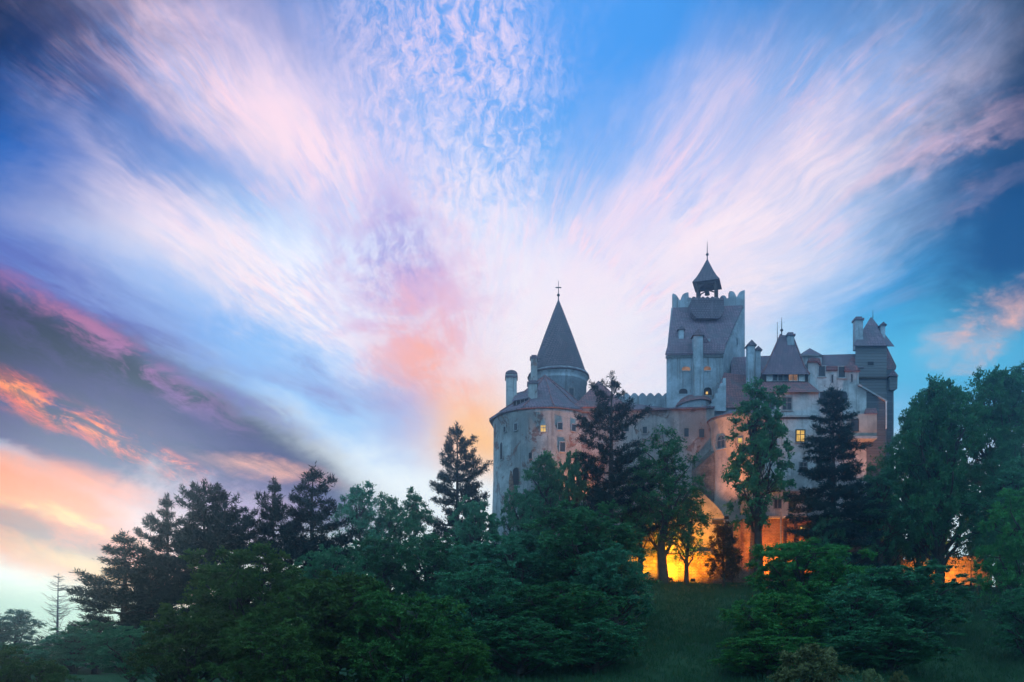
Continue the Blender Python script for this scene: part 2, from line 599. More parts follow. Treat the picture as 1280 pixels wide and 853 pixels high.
def masonry(name, a, b, mortar, w=.5, hgt=.22, rubble=0.0):
    m, nt, N, L, out = new_mat(name)
    t = N.new('ShaderNodeTexCoord')
    s = N.new('ShaderNodeSeparateXYZ')
    L.new(t.outputs['Object'], s.inputs[0])
    cb = N.new('ShaderNodeCombineXYZ')
    L.new(mathn(nt, 'ADD', s.outputs[0], mathn(nt, 'MULTIPLY', s.outputs[1], .83)), cb.inputs[0])
    L.new(s.outputs[2], cb.inputs[1])
    wob = nz(nt, t.outputs['Object'], .8, 4)
    va = N.new('ShaderNodeVectorMath')
    va.operation = 'ADD'
    L.new(cb.outputs[0], va.inputs[0])
    cb2 = N.new('ShaderNodeCombineXYZ')
    L.new(mathn(nt, 'MULTIPLY', wob, .3 + rubble), cb2.inputs[0]); L.new(mathn(nt, 'MULTIPLY', wob, .15 + rubble), cb2.inputs[1])
    L.new(cb2.outputs[0], va.inputs[1])
    br = N.new('ShaderNodeTexBrick')
    L.new(va.outputs[0], br.inputs[0])
    br.inputs['Scale'].default_value = 1.0
    br.inputs['Brick Width'].default_value = w
    br.inputs['Row Height'].default_value = hgt
    br.inputs['Mortar Size'].default_value = .035
    br.inputs['Mortar Smooth'].default_value = .3
    br.inputs['Color1'].default_value = a + (1,)
    br.inputs['Color2'].default_value = b + (1,)
    br.inputs['Mortar'].default_value = mortar + (1,)
    n1 = nz(nt, t.outputs['Object'], .6, 7, .68)
    n2 = nz(nt, t.outputs['Object'], 3.0, 5, .6)
    col = mixc(nt, mathn(nt, 'MULTIPLY', step(nt, n1, .42, .66), .75), br.outputs['Color'], tuple(x * .35 for x in b))
    col = mixc(nt, mathn(nt, 'MULTIPLY', step(nt, n2, .55, .7), .4), col, tuple(min(1, x * 1.5) for x in a))
    h = mathn(nt, 'ADD', mathn(nt, 'MULTIPLY', br.outputs['Fac'], -.6), n2)
    finish(nt, out, col, .95, h, .7, .08)
    return m


def tiles(name, a, b, moss=(.07, .08, .05)):
    """clay plain tiles in courses, weathered"""
    m, nt, N, L, out = new_mat(name)
    t = N.new('ShaderNodeTexCoord')
    s = N.new('ShaderNodeSeparateXYZ')
    L.new(t.outputs['Object'], s.inputs[0])
    cb = N.new('ShaderNodeCombineXYZ')
    L.new(mathn(nt, 'ADD', s.outputs[0], mathn(nt, 'MULTIPLY', s.outputs[1], .6)), cb.inputs[0])
    L.new(s.outputs[2], cb.inputs[1])
    br = N.new('ShaderNodeTexBrick')
    L.new(cb.outputs[0], br.inputs[0])
    br.inputs['Scale'].default_value = 1
    br.inputs['Brick Width'].default_value = .4
    br.inputs['Row Height'].default_value = .36
    br.inputs['Mortar Size'].default_value = .035
    br.inputs['Bias'].default_value = -.1
    br.inputs['Color1'].default_value = a + (1,)
    br.inputs['Color2'].default_value = b + (1,)
    br.inputs['Mortar'].default_value = tuple(x * .35 for x in b) + (1,)
    n1 = nz(nt, t.outputs['Object'], .45, 7, .65, .3)
    n2 = nz(nt, coords(nt, (1, 1, .25)), 1.6, 6, .6)
    col = mixc(nt, mathn(nt, 'MULTIPLY', step(nt, n1, .46, .60), .75), br.outputs['Color'], moss)
    col = mixc(nt, mathn(nt, 'MULTIPLY', step(nt, n2, .5, .7), .45), col, tuple(min(1, x * 1.35) for x in a))
    finish(nt, out, col, .8, mathn(nt, 'ADD', mathn(nt, 'MULTIPLY', br.outputs['Fac'], -1.0), n2), .6, .06)
    return m


def boards(name, a, b, pitch=.32, upright=False):
    m, nt, N, L, out = new_mat(name)
    t = N.new('ShaderNodeTexCoord')
    s = N.new('ShaderNodeSeparateXYZ')
    L.new(t.outputs['Object'], s.inputs[0])
    ax = s.outputs[2] if not upright else mathn(nt, 'ADD', s.outputs[0], s.outputs[1])
    k = mathn(nt, 'DIVIDE', ax, pitch)
    fr = mathn(nt, 'FRACT', k)
    wn = N.new('ShaderNodeTexWhiteNoise')
    wn.noise_dimensions = '1D'
    L.new(mathn(nt, 'FLOOR', k), wn.inputs['W'])
    gr = nz(nt, coords(nt, (.6, .6, 5) if not upright else (5, 5, .6)), 1.5, 6, .7)
    col = mixc(nt, mathn(nt, 'ADD', mathn(nt, 'MULTIPLY', wn.outputs['Value'], .6), mathn(nt, 'MULTIPLY', gr, .4)), a, b)
    gap = step(nt, fr, .0, .14)
    col = mixc(nt, gap, tuple(x * .3 for x in a), col)
    finish(nt, out, col, .85, mathn(nt, 'ADD', gap, mathn(nt, 'MULTIPLY', gr, .4)), .7, .05)
    return m


def plain(name, col, rough=.6, metal=0.0, var=.25, scale=3.0):
    m, nt, N, L, out = new_mat(name)
    n1 = nz(nt, coords(nt), scale, 5, .6)
    c = mixc(nt, step(nt, n1, .3, .7), tuple(x * (1 - var) for x in col), tuple(min(1, x * (1 + var * .5)) for x in col))
    finish(nt, out, c, rough, n1, .15, .02)
    N_ = [n for n in nt.nodes if n.type == 'BSDF_PRINCIPLED'][0]
    N_.inputs['Metallic'].default_value = metal
    return m


def glow(name, col, strength, var=.5):
    m, nt, N, L, out = new_mat(name)
    n1 = nz(nt, coords(nt), 1.3, 3, .5)
    e = N.new('ShaderNodeEmission')
    L.new(mixc(nt, step(nt, n1, .3, .7), tuple(x * (1 - var) for x in col), col), e.inputs[0])
    e.inputs[1].default_value = strength
    L.new(e.outputs[0], out.inputs[0])
    return m


def foliage(name, a, b, trans=.3, var=.5):
    """leaves: tone differs from leaf clump to leaf clump and from plant to plant"""
    m, nt, N, L, out = new_mat(name)
    c = coords(nt)
    n1 = nz(nt, c, .7, 4, .6)
    n2 = nz(nt, c, 4.0, 2, .5)
    oi = N.new('ShaderNodeObjectInfo')
    f = mathn(nt, 'ADD', mathn(nt, 'MULTIPLY', step(nt, n1, .3, .7), .6), mathn(nt, 'MULTIPLY', step(nt, n2, .3, .7), .4))
    col = mixc(nt, f, a, b)
    hs = N.new('ShaderNodeHueSaturation')
    L.new(col, hs.inputs['Color'])
    L.new(mathn(nt, 'ADD', mathn(nt, 'MULTIPLY', oi.outputs['Random'], .05), .475), hs.inputs['Hue'])
    L.new(mathn(nt, 'ADD', mathn(nt, 'MULTIPLY', oi.outputs['Random'], var), 1 - var * .5), hs.inputs['Value'])
    d = N.new('ShaderNodeBsdfDiffuse')
    L.new(hs.outputs[0], d.inputs[0])
    t = N.new('ShaderNodeBsdfTranslucent')
    L.new(hs.outputs[0], t.inputs[0])
    mx = N.new('ShaderNodeMixShader')
    mx.inputs[0].default_value = trans
    L.new(d.outputs[0], mx.inputs[1]); L.new(t.outputs[0], mx.inputs[2])
    L.new(mx.outputs[0], out.inputs[0])
    return m


M = {
    'plaster_grey': plaster('plaster_grey', (.42, .43, .42), peel=.9, dirt=.6),
    'plaster_pink': plaster('plaster_pink', (.36, .30, .28), (.17, .12, .11), peel=.8, dirt=.55),
    'plaster_keep': plaster('plaster_keep', (.40, .46, .50), peel=.2, dirt=.75),
    'plaster_cream': plaster('plaster_cream', (.44, .37, .32), peel=.1, dirt=.35),
    'plaster_white': plaster('plaster_white', (.52, .52, .52), peel=.3, dirt=.6),
    'brick': masonry('brick', (.30, .15, .10), (.20, .10, .07), (.30, .25, .20)),
    'rock': masonry('rock', (.20, .17, .15), (.12, .10, .09), (.10, .09, .08), .9, .5, .6),
    'tile_red': tiles('tile_red', (.32, .135, .13), (.20, .10, .11), (.13, .11, .115)),
    'tile_brown_hazed': tiles('tile_brown_hazed', (.23, .15, .18), (.15, .115, .145), (.12, .115, .13)),  # roof brown shifted to purple-blue: part of the haze is in the colour
    'slate': tiles('slate', (.20, .155, .18), (.14, .115, .14), (.12, .11, .125)),
    'tile_dark': tiles('tile_dark', (.145, .11, .125), (.10, .085, .10), (.09, .085, .095)),
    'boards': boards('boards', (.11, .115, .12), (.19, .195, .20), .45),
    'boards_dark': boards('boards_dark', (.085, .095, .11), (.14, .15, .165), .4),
    'timber': plain('timber', (.06, .045, .035), .8),
    'white': plain('white', (.62, .61, .59), .6),
    'trim': plain('trim', (.34, .35, .36), .8),
    'stone': plain('stone', (.22, .22, .22), .85),
    'iron': plain('iron', (.035, .035, .04), .5, .6),
    'zinc': plain('zinc', (.30, .31, .33), .45, .5),
    'glass_dark': plain('glass_dark', (.035, .042, .052), .15, 0, .3),
    'void': plain('void', (.045, .042, .045), .9),
    'lit_yellow': glow('lit_yellow', (1.0, .62, .16), 1.1),
    'lit_soft': glow('lit_soft', (1.0, .55, .30), .35),
    'lamp_lens': glow('lamp_lens', (1.0, .55, .15), 3.0, .1),
    'bark': plain('bark', (.055, .042, .033), .95, 0, .5, 2.0),
    'bark_grey': plain('bark_grey', (.15, .15, .16), .95, 0, .3, 2.0),
    'leaf_front': foliage('leaf_front', (.036, .105, .030), (.095, .190, .042)),
    'leaf_mid': foliage('leaf_mid', (.040, .175, .080), (.090, .275, .115)),
    'leaf_bright': foliage('leaf_bright', (.040, .210, .055), (.100, .330, .080)),
    'grass_blade': foliage('grass_blade', (.022, .070, .030), (.046, .108, .040)),
    'leaf_pale': foliage('leaf_pale', (.08, .18, .12), (.15, .25, .16)),
    'needle': foliage('needle', (.008, .022, .018), (.018, .038, .026), .12),
    'needle_soft': foliage('needle_soft', (.012, .032, .026), (.026, .052, .038), .12),
    'leaf_rust': foliage('leaf_rust', (.05, .035, .022), (.08, .05, .03)),
    'leaf_dry': foliage('leaf_dry', (.12, .15, .06), (.22, .24, .10)),
}


# ---------------------------------------------------------------- openings
def arch_outline(w, h, arch, n=8):
    """(x, z) outline, bottom centre at 0; arch = rise of the curved head"""
    if arch <= 0:
        return [(-w / 2, 0), (w / 2, 0), (w / 2, h), (-w / 2, h)]
    pts = [(-w / 2, 0), (w / 2, 0)]
    for i in range(n + 1):
        t = math.pi * i / n
        pts.append((w / 2 * math.cos(t), h - arch + arch * math.sin(t)))
    return pts


def window(parent, at, w, h, pane='glass_dark', frame='stone', arch=0.0, bars=(0, 0), fw=.14, sill=False, name='window', label=None):
    """frame ring proud of the wall, glass set back in it; at = (centre point, outward normal)"""
    c, n = at
    x = Vector((-n.y, n.x, 0))
    base = c - Vector((0, 0, h / 2))

    def pt(px, pz, d):
        return base + x * px + Vector((0, 0, pz)) + n * d
    inner = arch_outline(w, h, arch)
    cx, cz = 0, h / 2
    outer = [(px * (1 + 2 * fw / w), (pz - cz) * (1 + 2 * fw / h) + cz) for px, pz in inner]
    mb = MB()
    k = len(inner)
    vs = [pt(*p, -.08) for p in outer] + [pt(*p, .09) for p in outer] + [pt(*p, .09) for p in inner] + [pt(*p, -.08) for p in inner]
    fs = []
    for i in range(k):
        j = (i + 1) % k
        fs += [(i, j, k + j, k + i), (k + i, k + j, 2 * k + j, 2 * k + i), (2 * k + i, 2 * k + j, 3 * k + j, 3 * k + i)]
    mb.add(vs, fs)
    bw = max(.07, fw * .5)
    for i in range(bars[0]):
        px = -w / 2 + w * (i + 1) / (bars[0] + 1)
        mb.slab([pt(px - bw / 2, .02, .07), pt(px + bw / 2, .02, .07), pt(px + bw / 2, h - .02 - arch * .1, .07), pt(px - bw / 2, h - .02 - arch * .1, .07)], n * -.05)
    for i in range(bars[1]):
        pz = h * (i + 1) / (bars[1] + 1) if bars[1] > 1 else h * .62
        mb.slab([pt(-w / 2, pz - bw / 2, .074), pt(w / 2, pz - bw / 2, .074), pt(w / 2, pz + bw / 2, .074), pt(-w / 2, pz + bw / 2, .074)], n * -.05)
    f = mb.build(name, M[frame], parent)
    if label:
        f['label'] = label
    p = MB().add([pt(*q, .02) for q in inner], [tuple(range(k))])
    # the glass is a thin solid
    p = MB().slab([pt(*q, .025) for q in inner], n * -.03)
    p.build('pane', M[pane], f)
    if sill:
        MB().slab([pt(-w / 2 - fw - .1, -fw - .12, 0), pt(w / 2 + fw + .1, -fw - .12, 0), pt(w / 2 + fw + .1, -fw - .003, 0), pt(-w / 2 - fw - .1, -fw - .003, 0)], n * .2).build('sill', M['trim'], f)
    return f


def finial(parent, p, h, ball=.28, cross=False, name='finial'):
    o = MB().tube([p, p + Vector((0, 0, h))], [.10, .03], 8).build(name, M['iron'], parent)
    zb = h * .30
    MB().lathe((p.x, p.y), [(0, p.z + zb - ball), (ball * .75, p.z + zb - ball * .6), (ball, p.z + zb), (ball * .75, p.z + zb + ball * .6), (0, p.z + zb + ball)], 12).build('ball', M['iron'], o, True)
    if cross:
        MB().box((p.x, p.y, p.z + h * .64), .95, .10, .16).build('crossbar', M['iron'], o)
    return o


def chimney(parent, u0, u1, vtop, vbot, y, mat='plaster_grey', cap='flat', depth=1.2, capmat='tile_brown_hazed'):
    x0, x1 = Q(u0, y).x, Q(u1, y).x
    z0, z1 = zat(vbot, y), zat(vtop, y)
    cx, w = (x0 + x1) / 2, x1 - x0
    o = MB().box((cx, y, z0), w, depth, z1 - z0).build('chimney', M[mat], parent)
    if cap == 'flat':
        MB().box((cx, y, z1 - .35), w + .3, depth + .3, .3).box((cx, y, z1 + .003), w * .8, depth * .8, .25).build('cap', M[capmat], o)
    elif cap == 'round':
        mb = MB().box((cx, y, z1 - .5), w + .3, depth + .3, .25)
        n = 8
        pts = [(cx + (w / 2 + .1) * math.cos(math.pi * i / n), y - depth / 2 - .1, z1 + .003 + .6 * math.sin(math.pi * i / n)) for i in range(n + 1)]
        mb.slab(pts, (0, depth + .2, 0)).build('cap', M[capmat], o)
    else:
        e = .25
        MB().slab([(cx - w / 2 - e, y - depth / 2 - e, z1 + .003), (cx + w / 2 + e, y - depth / 2 - e, z1 + .003), (cx, y - depth / 2 - e, z1 + w * .75)], (0, depth + 2 * e, 0)).build('cap', M[capmat], o)
    return o

# ---------------------------------------------------------------- terrain
def hill(x, y):
    x, y = np.asarray(x, float), np.asarray(y, float)
    b = np.interp(y, [-600, -60, 20, 48, 62, 74, 100, 135, 141, 180, 215, 300, 600], [-6, -1.8, -1.75, -1.4, -.5, 1.3, 7.2, 15.0, 16.0, 18, 12, -12, -22])
    l = 1 / (1 + np.exp(-(x + 27) / 9.0)) * .72 + .28
    l = l * (1 - .45 / (1 + np.exp(-(x - 100) / 14.0)))
    b = np.where(b > 0, b * l, b)
    m = 8.5 * np.exp(-((x - 4) / 19) ** 2 - ((y - 160) / 14) ** 2)
    r = .35 * np.sin(x * .21 + y * .13) + .25 * np.sin(x * .37 - y * .29 + 1) + .12 * np.sin(x * .9 + 2) * np.sin(y * .8)
    return b + m + r * np.clip((y - 30) / 30, 0.15, 1)


def gz(x, y):
    return float(hill(x, y))


def build_ground():
    def axis(lo, hi, fine_lo, fine_hi, step_):
        a = list(np.arange(fine_lo, fine_hi, step_))
        left = list(np.linspace(lo, fine_lo, 24)[:-1])
        right = list(np.linspace(fine_hi, hi, 24))
        return np.array(left + a + right)
    xs, ys = axis(-520, 520, -90, 120, 1.5), axis(-520, 520, 24, 200, 1.5)
    X, Y = np.meshgrid(xs, ys)
    Z = hill(X, Y)
    nx, ny = len(xs), len(ys)
    V = np.stack([X, Y, Z], -1).reshape(-1, 3)
    me = bpy.data.meshes.new('ground')
    idx = np.arange(nx * ny).reshape(ny, nx)
    Fq = np.stack([idx[:-1, :-1], idx[:-1, 1:], idx[1:, 1:], idx[1:, :-1]], -1).reshape(-1, 4)
    quads(me, V, Fq)
    for p in me.polygons:
        p.use_smooth = True
    m, nt, N, L, out = new_mat('meadow')
    c = coords(nt)
    n1, n2, n3 = nz(nt, c, .09, 6, .6, .3), nz(nt, c, 1.2, 6, .7), nz(nt, c, 9, 4, .7)
    col = mixc(nt, step(nt, n1, .35, .65), (.020, .056, .026), (.036, .088, .036))
    col = mixc(nt, mathn(nt, 'MULTIPLY', step(nt, n2, .45, .7), .5), col, (.035, .06, .032))
    finish(nt, out, col, .95, mathn(nt, 'ADD', n2, n3), .8, .15, .1)
    me.materials.append(m)
    o = bpy.data.objects.new('ground', me)
    o['kind'] = 'structure'
    COL.objects.link(o)


def quads(me, V, Fq):
    V = np.ascontiguousarray(V, np.float32)
    Fq = np.ascontiguousarray(Fq, np.int32)
    k = Fq.shape[1]
    me.vertices.add(len(V))
    me.vertices.foreach_set('co', V.ravel())
    me.loops.add(Fq.size)
    me.loops.foreach_set('vertex_index', Fq.ravel())
    me.polygons.add(len(Fq))
    me.polygons.foreach_set('loop_start', np.arange(0, Fq.size, k, dtype=np.int32))
    me.update(calc_edges=True)
    me.validate()


build_ground()
CASTLE = 'towers and wings of the hilltop castle'

# ---------------------------------------------------------------- round bastion, far left of the castle
bc, br = Q(681, 156), 8.03
zE = zat(528, 156)
bastion = thing('round_bastion', 'broad round bastion with patchy peeling plaster and low faceted tile roof', 'bastion', (bc.x, bc.y, 20), CASTLE)
MB().lathe(bc, [(br + .55, 18), (br + .3, 26), (br + .05, 34), (br, zE - .8), (br + .12, zE - .6), (br + .12, zE - .25), (br, zE - .2), (br, zE)], 48).build('wall', M['plaster_grey'], bastion, True)
rf = MB().lathe(bc, [(br + .75, zE - .12), (br + .7, zE + .12), (br * .8, zE + 1.7), (br * .45, zE + 4.3), (0, zE + 7.3)], 12, .12).build('roof', M['tile_brown_hazed'], bastion)
mb = MB()
for i in range(12):
    t = .12 + 2 * math.pi * i / 12
    d = Vector((math.cos(t), math.sin(t), 0))
    o_ = Vector((bc.x, bc.y, 0))
    mb.tube([o_ + d * (br + .7) + Vector((0, 0, zE + .16)), o_ + d * br * .8 + Vector((0, 0, zE + 1.75)), o_ + d * br * .45 + Vector((0, 0, zE + 4.35)), o_ + Vector((0, 0, zE + 7.35))], .12, 5)
mb.build('ridge_tiles', M['tile_red'], rf)
for u, v, w, h, pane, arch in ((631, 537, .5, .8, 'void', 0), (645, 534, .6, 1.0, 'glass_dark', 0), (679, 536, .75, .95, 'lit_yellow', 0),
                               (700, 533, .7, 1.0, 'glass_dark', 0), (717, 535, .7, 1.0, 'glass_dark', 0), (703, 559, .8, 1.4, 'glass_dark', 0),
                               (627, 564, .7, 2.6, 'void', .35), (645, 596, 1.1, 2.6, 'void', .5), (663, 570, .5, .9, 'void', 0)):
    window(bastion, on_drum(u, v, bc, br + .12), w, h, pane, 'plaster_grey' if pane == 'void' else 'trim', arch, (1, 1) if pane == 'lit_yellow' else (0, 0), .1)
# red brick patch where a breach was filled
pa, na = on_drum(641, 612, bc, br + .2)
xa = Vector((-na.y, na.x, 0))
MB().slab([pa + xa * a + Vector((0, 0, b)) + na * .06 for a, b in ((-.7, -3), (.25, -3), (.35, -1), (.1, 1), (-.05, 2.3), (-.45, 2.9), (-.75, 1.2), (-.6, -.8))], na * -.4).build('brick_patch', M['brick'], bastion)
chimney(bastion, 632.5, 646, 470, 522, 154, 'plaster_grey', 'round', 1.6)
chimney(bastion, 660, 671.5, 479, 520, 151, 'plaster_grey', 'flat', 1.4)
chimney(bastion, 663.5, 671.5, 447, 500, 160, 'plaster_grey', 'flat', 1.0)
dm = MB().slab([P(642, 507, 150.5), P(660, 503, 150.5), P(660, 498, 150.5), P(642, 502, 150.5)], (0, 4, 0)).build('dormer', M['void'], bastion)
MB().slab([P(640, 502.6, 150.0), P(661.5, 498, 150.0), P(662, 488, 154.5), P(645, 493, 154.5)], (0, 0, .15)).build('dormer_roof', M['tile_brown_hazed'], dm)
for u in (645.5, 650.5, 655.5):
    a = P(u, 505, 150.4)
    MB().box((a.x, a.y, a.z - .2), .12, .1, .9).build('mullion', M['trim'], dm)

# ---------------------------------------------------------------- round turret with the tall cone
tcn, tr = Q(698, 164), 4.62
zt = lambda v: zat(v, 164)
turret = thing('round_turret', 'round turret under the tall pointed cone roof topped by a cross', 'turret', (tcn.x, tcn.y, 30), CASTLE)
MB().lathe(tcn, [(tr, 24), (tr, zt(482)), (tr + .12, zt(481.5)), (tr + .12, zt(480)), (tr, zt(479.5)), (tr, zt(476)), (tr + .3, zt(474)), (tr + .35, zt(470))], 40).build('wall', M['plaster_keep'], turret, True)
MB().lathe(tcn, [(5.1, zt(473.5)), (5.12, zt(472.3)), (4.45, zt(465)), (4.0, zt(455)), (2.35, zt(420)), (.85, zt(390)), (.12, zt(376)), (0, zt(375))], 24).build('roof', M['tile_dark'], turret, True)
finial(turret, Vector((tcn.x, tcn.y, zt(377))), 3.4, .26, True)
window(turret, on_drum(714, 491, tcn, tr), .8, 1.3, 'glass_dark', 'stone', 0, (0, 0), .22)
window(turret, on_drum(688, 490, tcn, tr), .6, 1.0, 'glass_dark', 'stone', 0, (0, 0), .18)

# ---------------------------------------------------------------- curtain wing between bastion and gate tower
wA, wB = Q(719, 150), Q(893, 147.5)
wing = thing('curtain_wing', 'long pinkish wing with crumbling render between bastion and round stair tower', 'castle wing', (24, 149, 20), CASTLE)
wdir = (wB - wA).normalized()
wn_ = Vector((-wdir.y, wdir.x, 0))
wC, wD = wB + Vector((wn_.x, wn_.y)) * 11, wA + Vector((wn_.x, wn_.y)) * 11
zW = zat(514, 149)
MB().prism([wA, wB, wC, wD], 16, zW).build('wall', M['plaster_pink'], wing)
e = Vector((wn_.x, wn_.y)) * -.5
r0, r1 = Q(764, 149.4), wB
MB().add([(r0.x + e.x, r0.y + e.y, zW - .1), (r1.x + e.x, r1.y + e.y, zW - .1), (wC.x, wC.y - 3.5, zW + 1.0), (r0.x - 1, wD.y - 3.5, zW + 4.0),
          (r0.x + e.x, r0.y + e.y, zW + .15), (r1.x + e.x, r1.y + e.y, zW + .15), (wC.x, wC.y - 3.5, zW + 1.25), (r0.x - 1, wD.y - 3.5, zW + 4.25)],
         [(0, 1, 2, 3), (4, 5, 6, 7), (0, 1, 5, 4), (1, 2, 6, 5), (2, 3, 7, 6), (3, 0, 4, 7)]).build('roof', M['tile_brown_hazed'], wing)
# hipped gable block at the bastion end
g0, g1 = Q(719.5, 149.4), Q(777, 149.4)
ap = P(748, 476, 155)
gr = MB().add([(g0.x - .5, g0.y - .3, zat(509, 149)), (g1.x + 1, g1.y - .3, zat(509, 149)), (g1.x + 1, 161, zat(509, 149)), (g0.x - .5, 161, zat(509, 149)), ap, ap + Vector((0, 5, 0))],
              [(0, 1, 4), (1, 2, 5, 4), (2, 3, 5), (3, 0, 4, 5), (3, 2, 1, 0)]).build('gable_roof', M['tile_red'], wing)
MB().prism([g0, g1, Vector((g1.x, 160)), Vector((g0.x, 160))], zW + .003, zat(509, 149) - .01).build('gable_wall', M['plaster_pink'], wing)
# scalloped parapet behind the roof
def scallop(u0, u1, n, vtop, vlow, vbase, y, d=.7):
    pts = [P(u0, vbase, y)]
    for i in range(n):
        a, b = u0 + (u1 - u0) * i / n, u0 + (u1 - u0) * (i + 1) / n
        for k in range(7):
            t = k / 6
            pts.append(P(a + (b - a) * t, vlow - (vlow - vtop) * math.sin(math.pi * (.08 + .84 * t)), y))
    pts.append(P(u1, vbase, y))
    return MB().slab(pts, (0, d, 0))
scallop(768, 838, 7, 491.5, 497, 512, 157.5).build('parapet', M['plaster_keep'], wing)
for u, v, w, h in ((730, 526, .7, 1.1), (746, 524, .6, 1.0), (783, 535, .7, 1.1), (770, 523, .5, .8), (858, 541, .65, 1.25), (877, 542, .75, 1.25), (806, 538, .6, 1.0), (752, 560, .7, 1.2)):
    window(wing, on_wall(u, v, wA, wB), w, h, 'glass_dark', 'plaster_pink', 0, (0, 0), .12)
b0, b1 = Q(866, 146.6), Q(893, 145.5)
MB().prism([b0, b1, Vector((b1.x + .3, 150)), Vector((b0.x + .3, 150))], 15, [zat(588, 146), zat(566, 146), zat(552, 150), zat(556, 150)]).build('buttress', M['rock'], wing)
mb = MB()
for u in (724, 762):
    a, n_ = on_wall(u, 512, wA, wB)
    mb.tube([a + n_ * .15, a + n_ * .15 - Vector((0, 0, 12))], .09, 6)
mb.build('downpipe', M['zinc'], wing)

# ---------------------------------------------------------------- keep
K = {'L': Q(833, 154), 'R': Q(904, 154), 'BR': Q(931, 163), 'BL': Q(839, 163)}
keep = thing('keep_tower', 'tallest tower of the castle with scalloped battlements and wooden belfry', 'tower', (30, 158, 20), CASTLE)
zF, zB = zat(443, 154), zat(385, 163)
MB().prism([K['L'], K['R'], K['BR'], K['BL']], 18, [zF, zF, zB, zB]).build('wall', M['plaster_keep'], keep)
# roof: one steep slope rising from the front eave to the parapet at the back
el, er = P(831.5, 444.5, 153.4), P(905, 443, 153.4)
kl, kr = P(834.5, 434, 154.4), P(907, 432.5, 154.4)
tl, trr = P(841, 387, 162.9), P(929, 384, 162.9)
rl = [el, er, kr, trr, tl, kl]
MB().slab(rl, (0, 0, .28)).build('roof', M['tile_brown_hazed'], keep)
MB().slab([P(832.5, 447.5, 153.8), P(904.4, 446.5, 153.8), P(904.4, 443.8, 153.6), P(832.5, 444.8, 153.6)], (0, .5, 0)).build('cornice', M['trim'], keep)
# battlements: high horned merlons at the corners, low scallops behind the belfry
def curve(pts, n=6):
    out = []
    for i in range(len(pts) - 1):
        p0, p1, p2, p3 = pts[max(i - 1, 0)], pts[i], pts[i + 1], pts[min(i + 2, len(pts) - 1)]
        for k in range(n):
            t = k / n
            out.append(tuple(.5 * (2 * b + (c - a) * t + (2 * a - 5 * b + 4 * c - d) * t * t + (3 * b - a - 3 * c + d) * t ** 3) for a, b, c, d in zip(p0, p1, p2, p3)))
    return out + [pts[-1]]
prof = [(841, 388)] + curve([(841, 367), (845.5, 369.5), (849.5, 375.5)]) + curve([(850.5, 375.5), (853, 369), (857, 366.5), (860.5, 365.8)]) + \
       [(860.8, 370)] + curve([(861, 372), (864, 372.8), (865, 374.5)]) + curve([(865.5, 374.5), (868, 371.2), (871.5, 374)]) + curve([(872, 374), (875, 371.5), (878, 374)]) + \
       curve([(878.5, 374), (884, 371.8), (890, 374)]) + curve([(890.5, 374), (893, 371.5), (896, 374)]) + curve([(899, 374), (902, 370), (906, 370), (908.5, 373.5)]) + \
       curve([(911.5, 372.5), (911.8, 366), (912, 364.2)]) + curve([(912.2, 364.2), (917, 365.2), (920.5, 371.5)]) + curve([(921.5, 371.5), (924, 366), (928, 363.6), (931, 363)]) + [(931, 385)]
MB().slab([P(u, v, 163.05) for u, v in prof], (0, .9, 0)).build('battlement', M['plaster_keep'], keep)
s0, s1 = K['R'], K['BR']
MB().slab([P(840.5, 389, 162.7), P(866, 388.6, 162.7), P(866, 386.8, 162.7), P(840.5, 387.2, 162.7)], (0, .33, 0)).build('string_course', M['trim'], keep)
MB().slab([P(904, 387.4, 162.7), P(930.6, 384.6, 162.7), P(930.6, 382.6, 162.7), P(904, 385.4, 162.7)], (0, .33, 0)).build('string_course', M['trim'], keep)
# belfry: dark timber gallery, four posts with braces, flared pyramid roof
bel = thing('belfry', 'dark wooden belfry with open posts and pyramid roof crowning the tallest tower', 'belfry', P(884, 400, 161))
gx = P(884, 390, 159)
MB().slab([P(864, 376, 158.6), P(905, 376, 158.6), P(905, 390, 158.6), P(899, 398, 158.6), P(870, 398, 158.6), P(864, 390, 158.6)], (0, 4.3, 0)).build('gallery', M['slate'], bel)
scallop(864, 905, 7, 371, 374.5, 376.1, 158.5, .25).build('gallery_railing', M['slate'], bel)
lx = (P(884, 360, 160.8).x, 160.8)
zp = zat(373, 160.8) - .5
zr_ = zat(359, 160.8)
pr = 1.75
lan_rot = R(28)
for i in range(4):
    t = lan_rot + math.pi / 2 * i
    c_ = Vector((lx[0] + pr * 1.15 * math.cos(t), lx[1] + pr * 1.15 * math.sin(t), zp))
    po = MB().box(c_, .34, .34, zr_ - zp + .3, lan_rot + math.pi / 4).build('post', M['timber'], bel)
    t2 = lan_rot + math.pi / 2 * (i + 1)
    d_ = Vector((lx[0] + pr * 1.15 * math.cos(t2), lx[1] + pr * 1.15 * math.sin(t2), zp)) - c_
    dn = d_.normalized()
    L_ = d_.length
    mb = MB()
    for a_, sgn in ((c_, 1), (c_ + d_, -1)):
        mb.tube([a_ + Vector((0, 0, zr_ - zp - 1.1)), a_ + dn * sgn * .3 + Vector((0, 0, zr_ - zp - .45)), a_ + dn * sgn * L_ * .45 + Vector((0, 0, zr_ - zp - .05))], .11, 5)
    mb.tube([c_ + Vector((0, 0, zr_ - zp + .05)), c_ + d_ + Vector((0, 0, zr_ - zp + .05))], .14, 4)
    mb.build('brace', M['timber'], bel)
zl = lambda v: zat(v, 160.8)
MB().lathe(lx, [(3.05, zl(357.6)), (3.0, zl(356.8)), (2.25, zl(350.5)), (1.55, zl(343)), (.75, zl(333)), (.12, zl(325)), (0, zl(324.5))], 4, lan_rot).build('roof', M['tile_dark'], bel)
finial(bel, Vector((lx[0], lx[1], zl(325.5))), 3.0, .24)
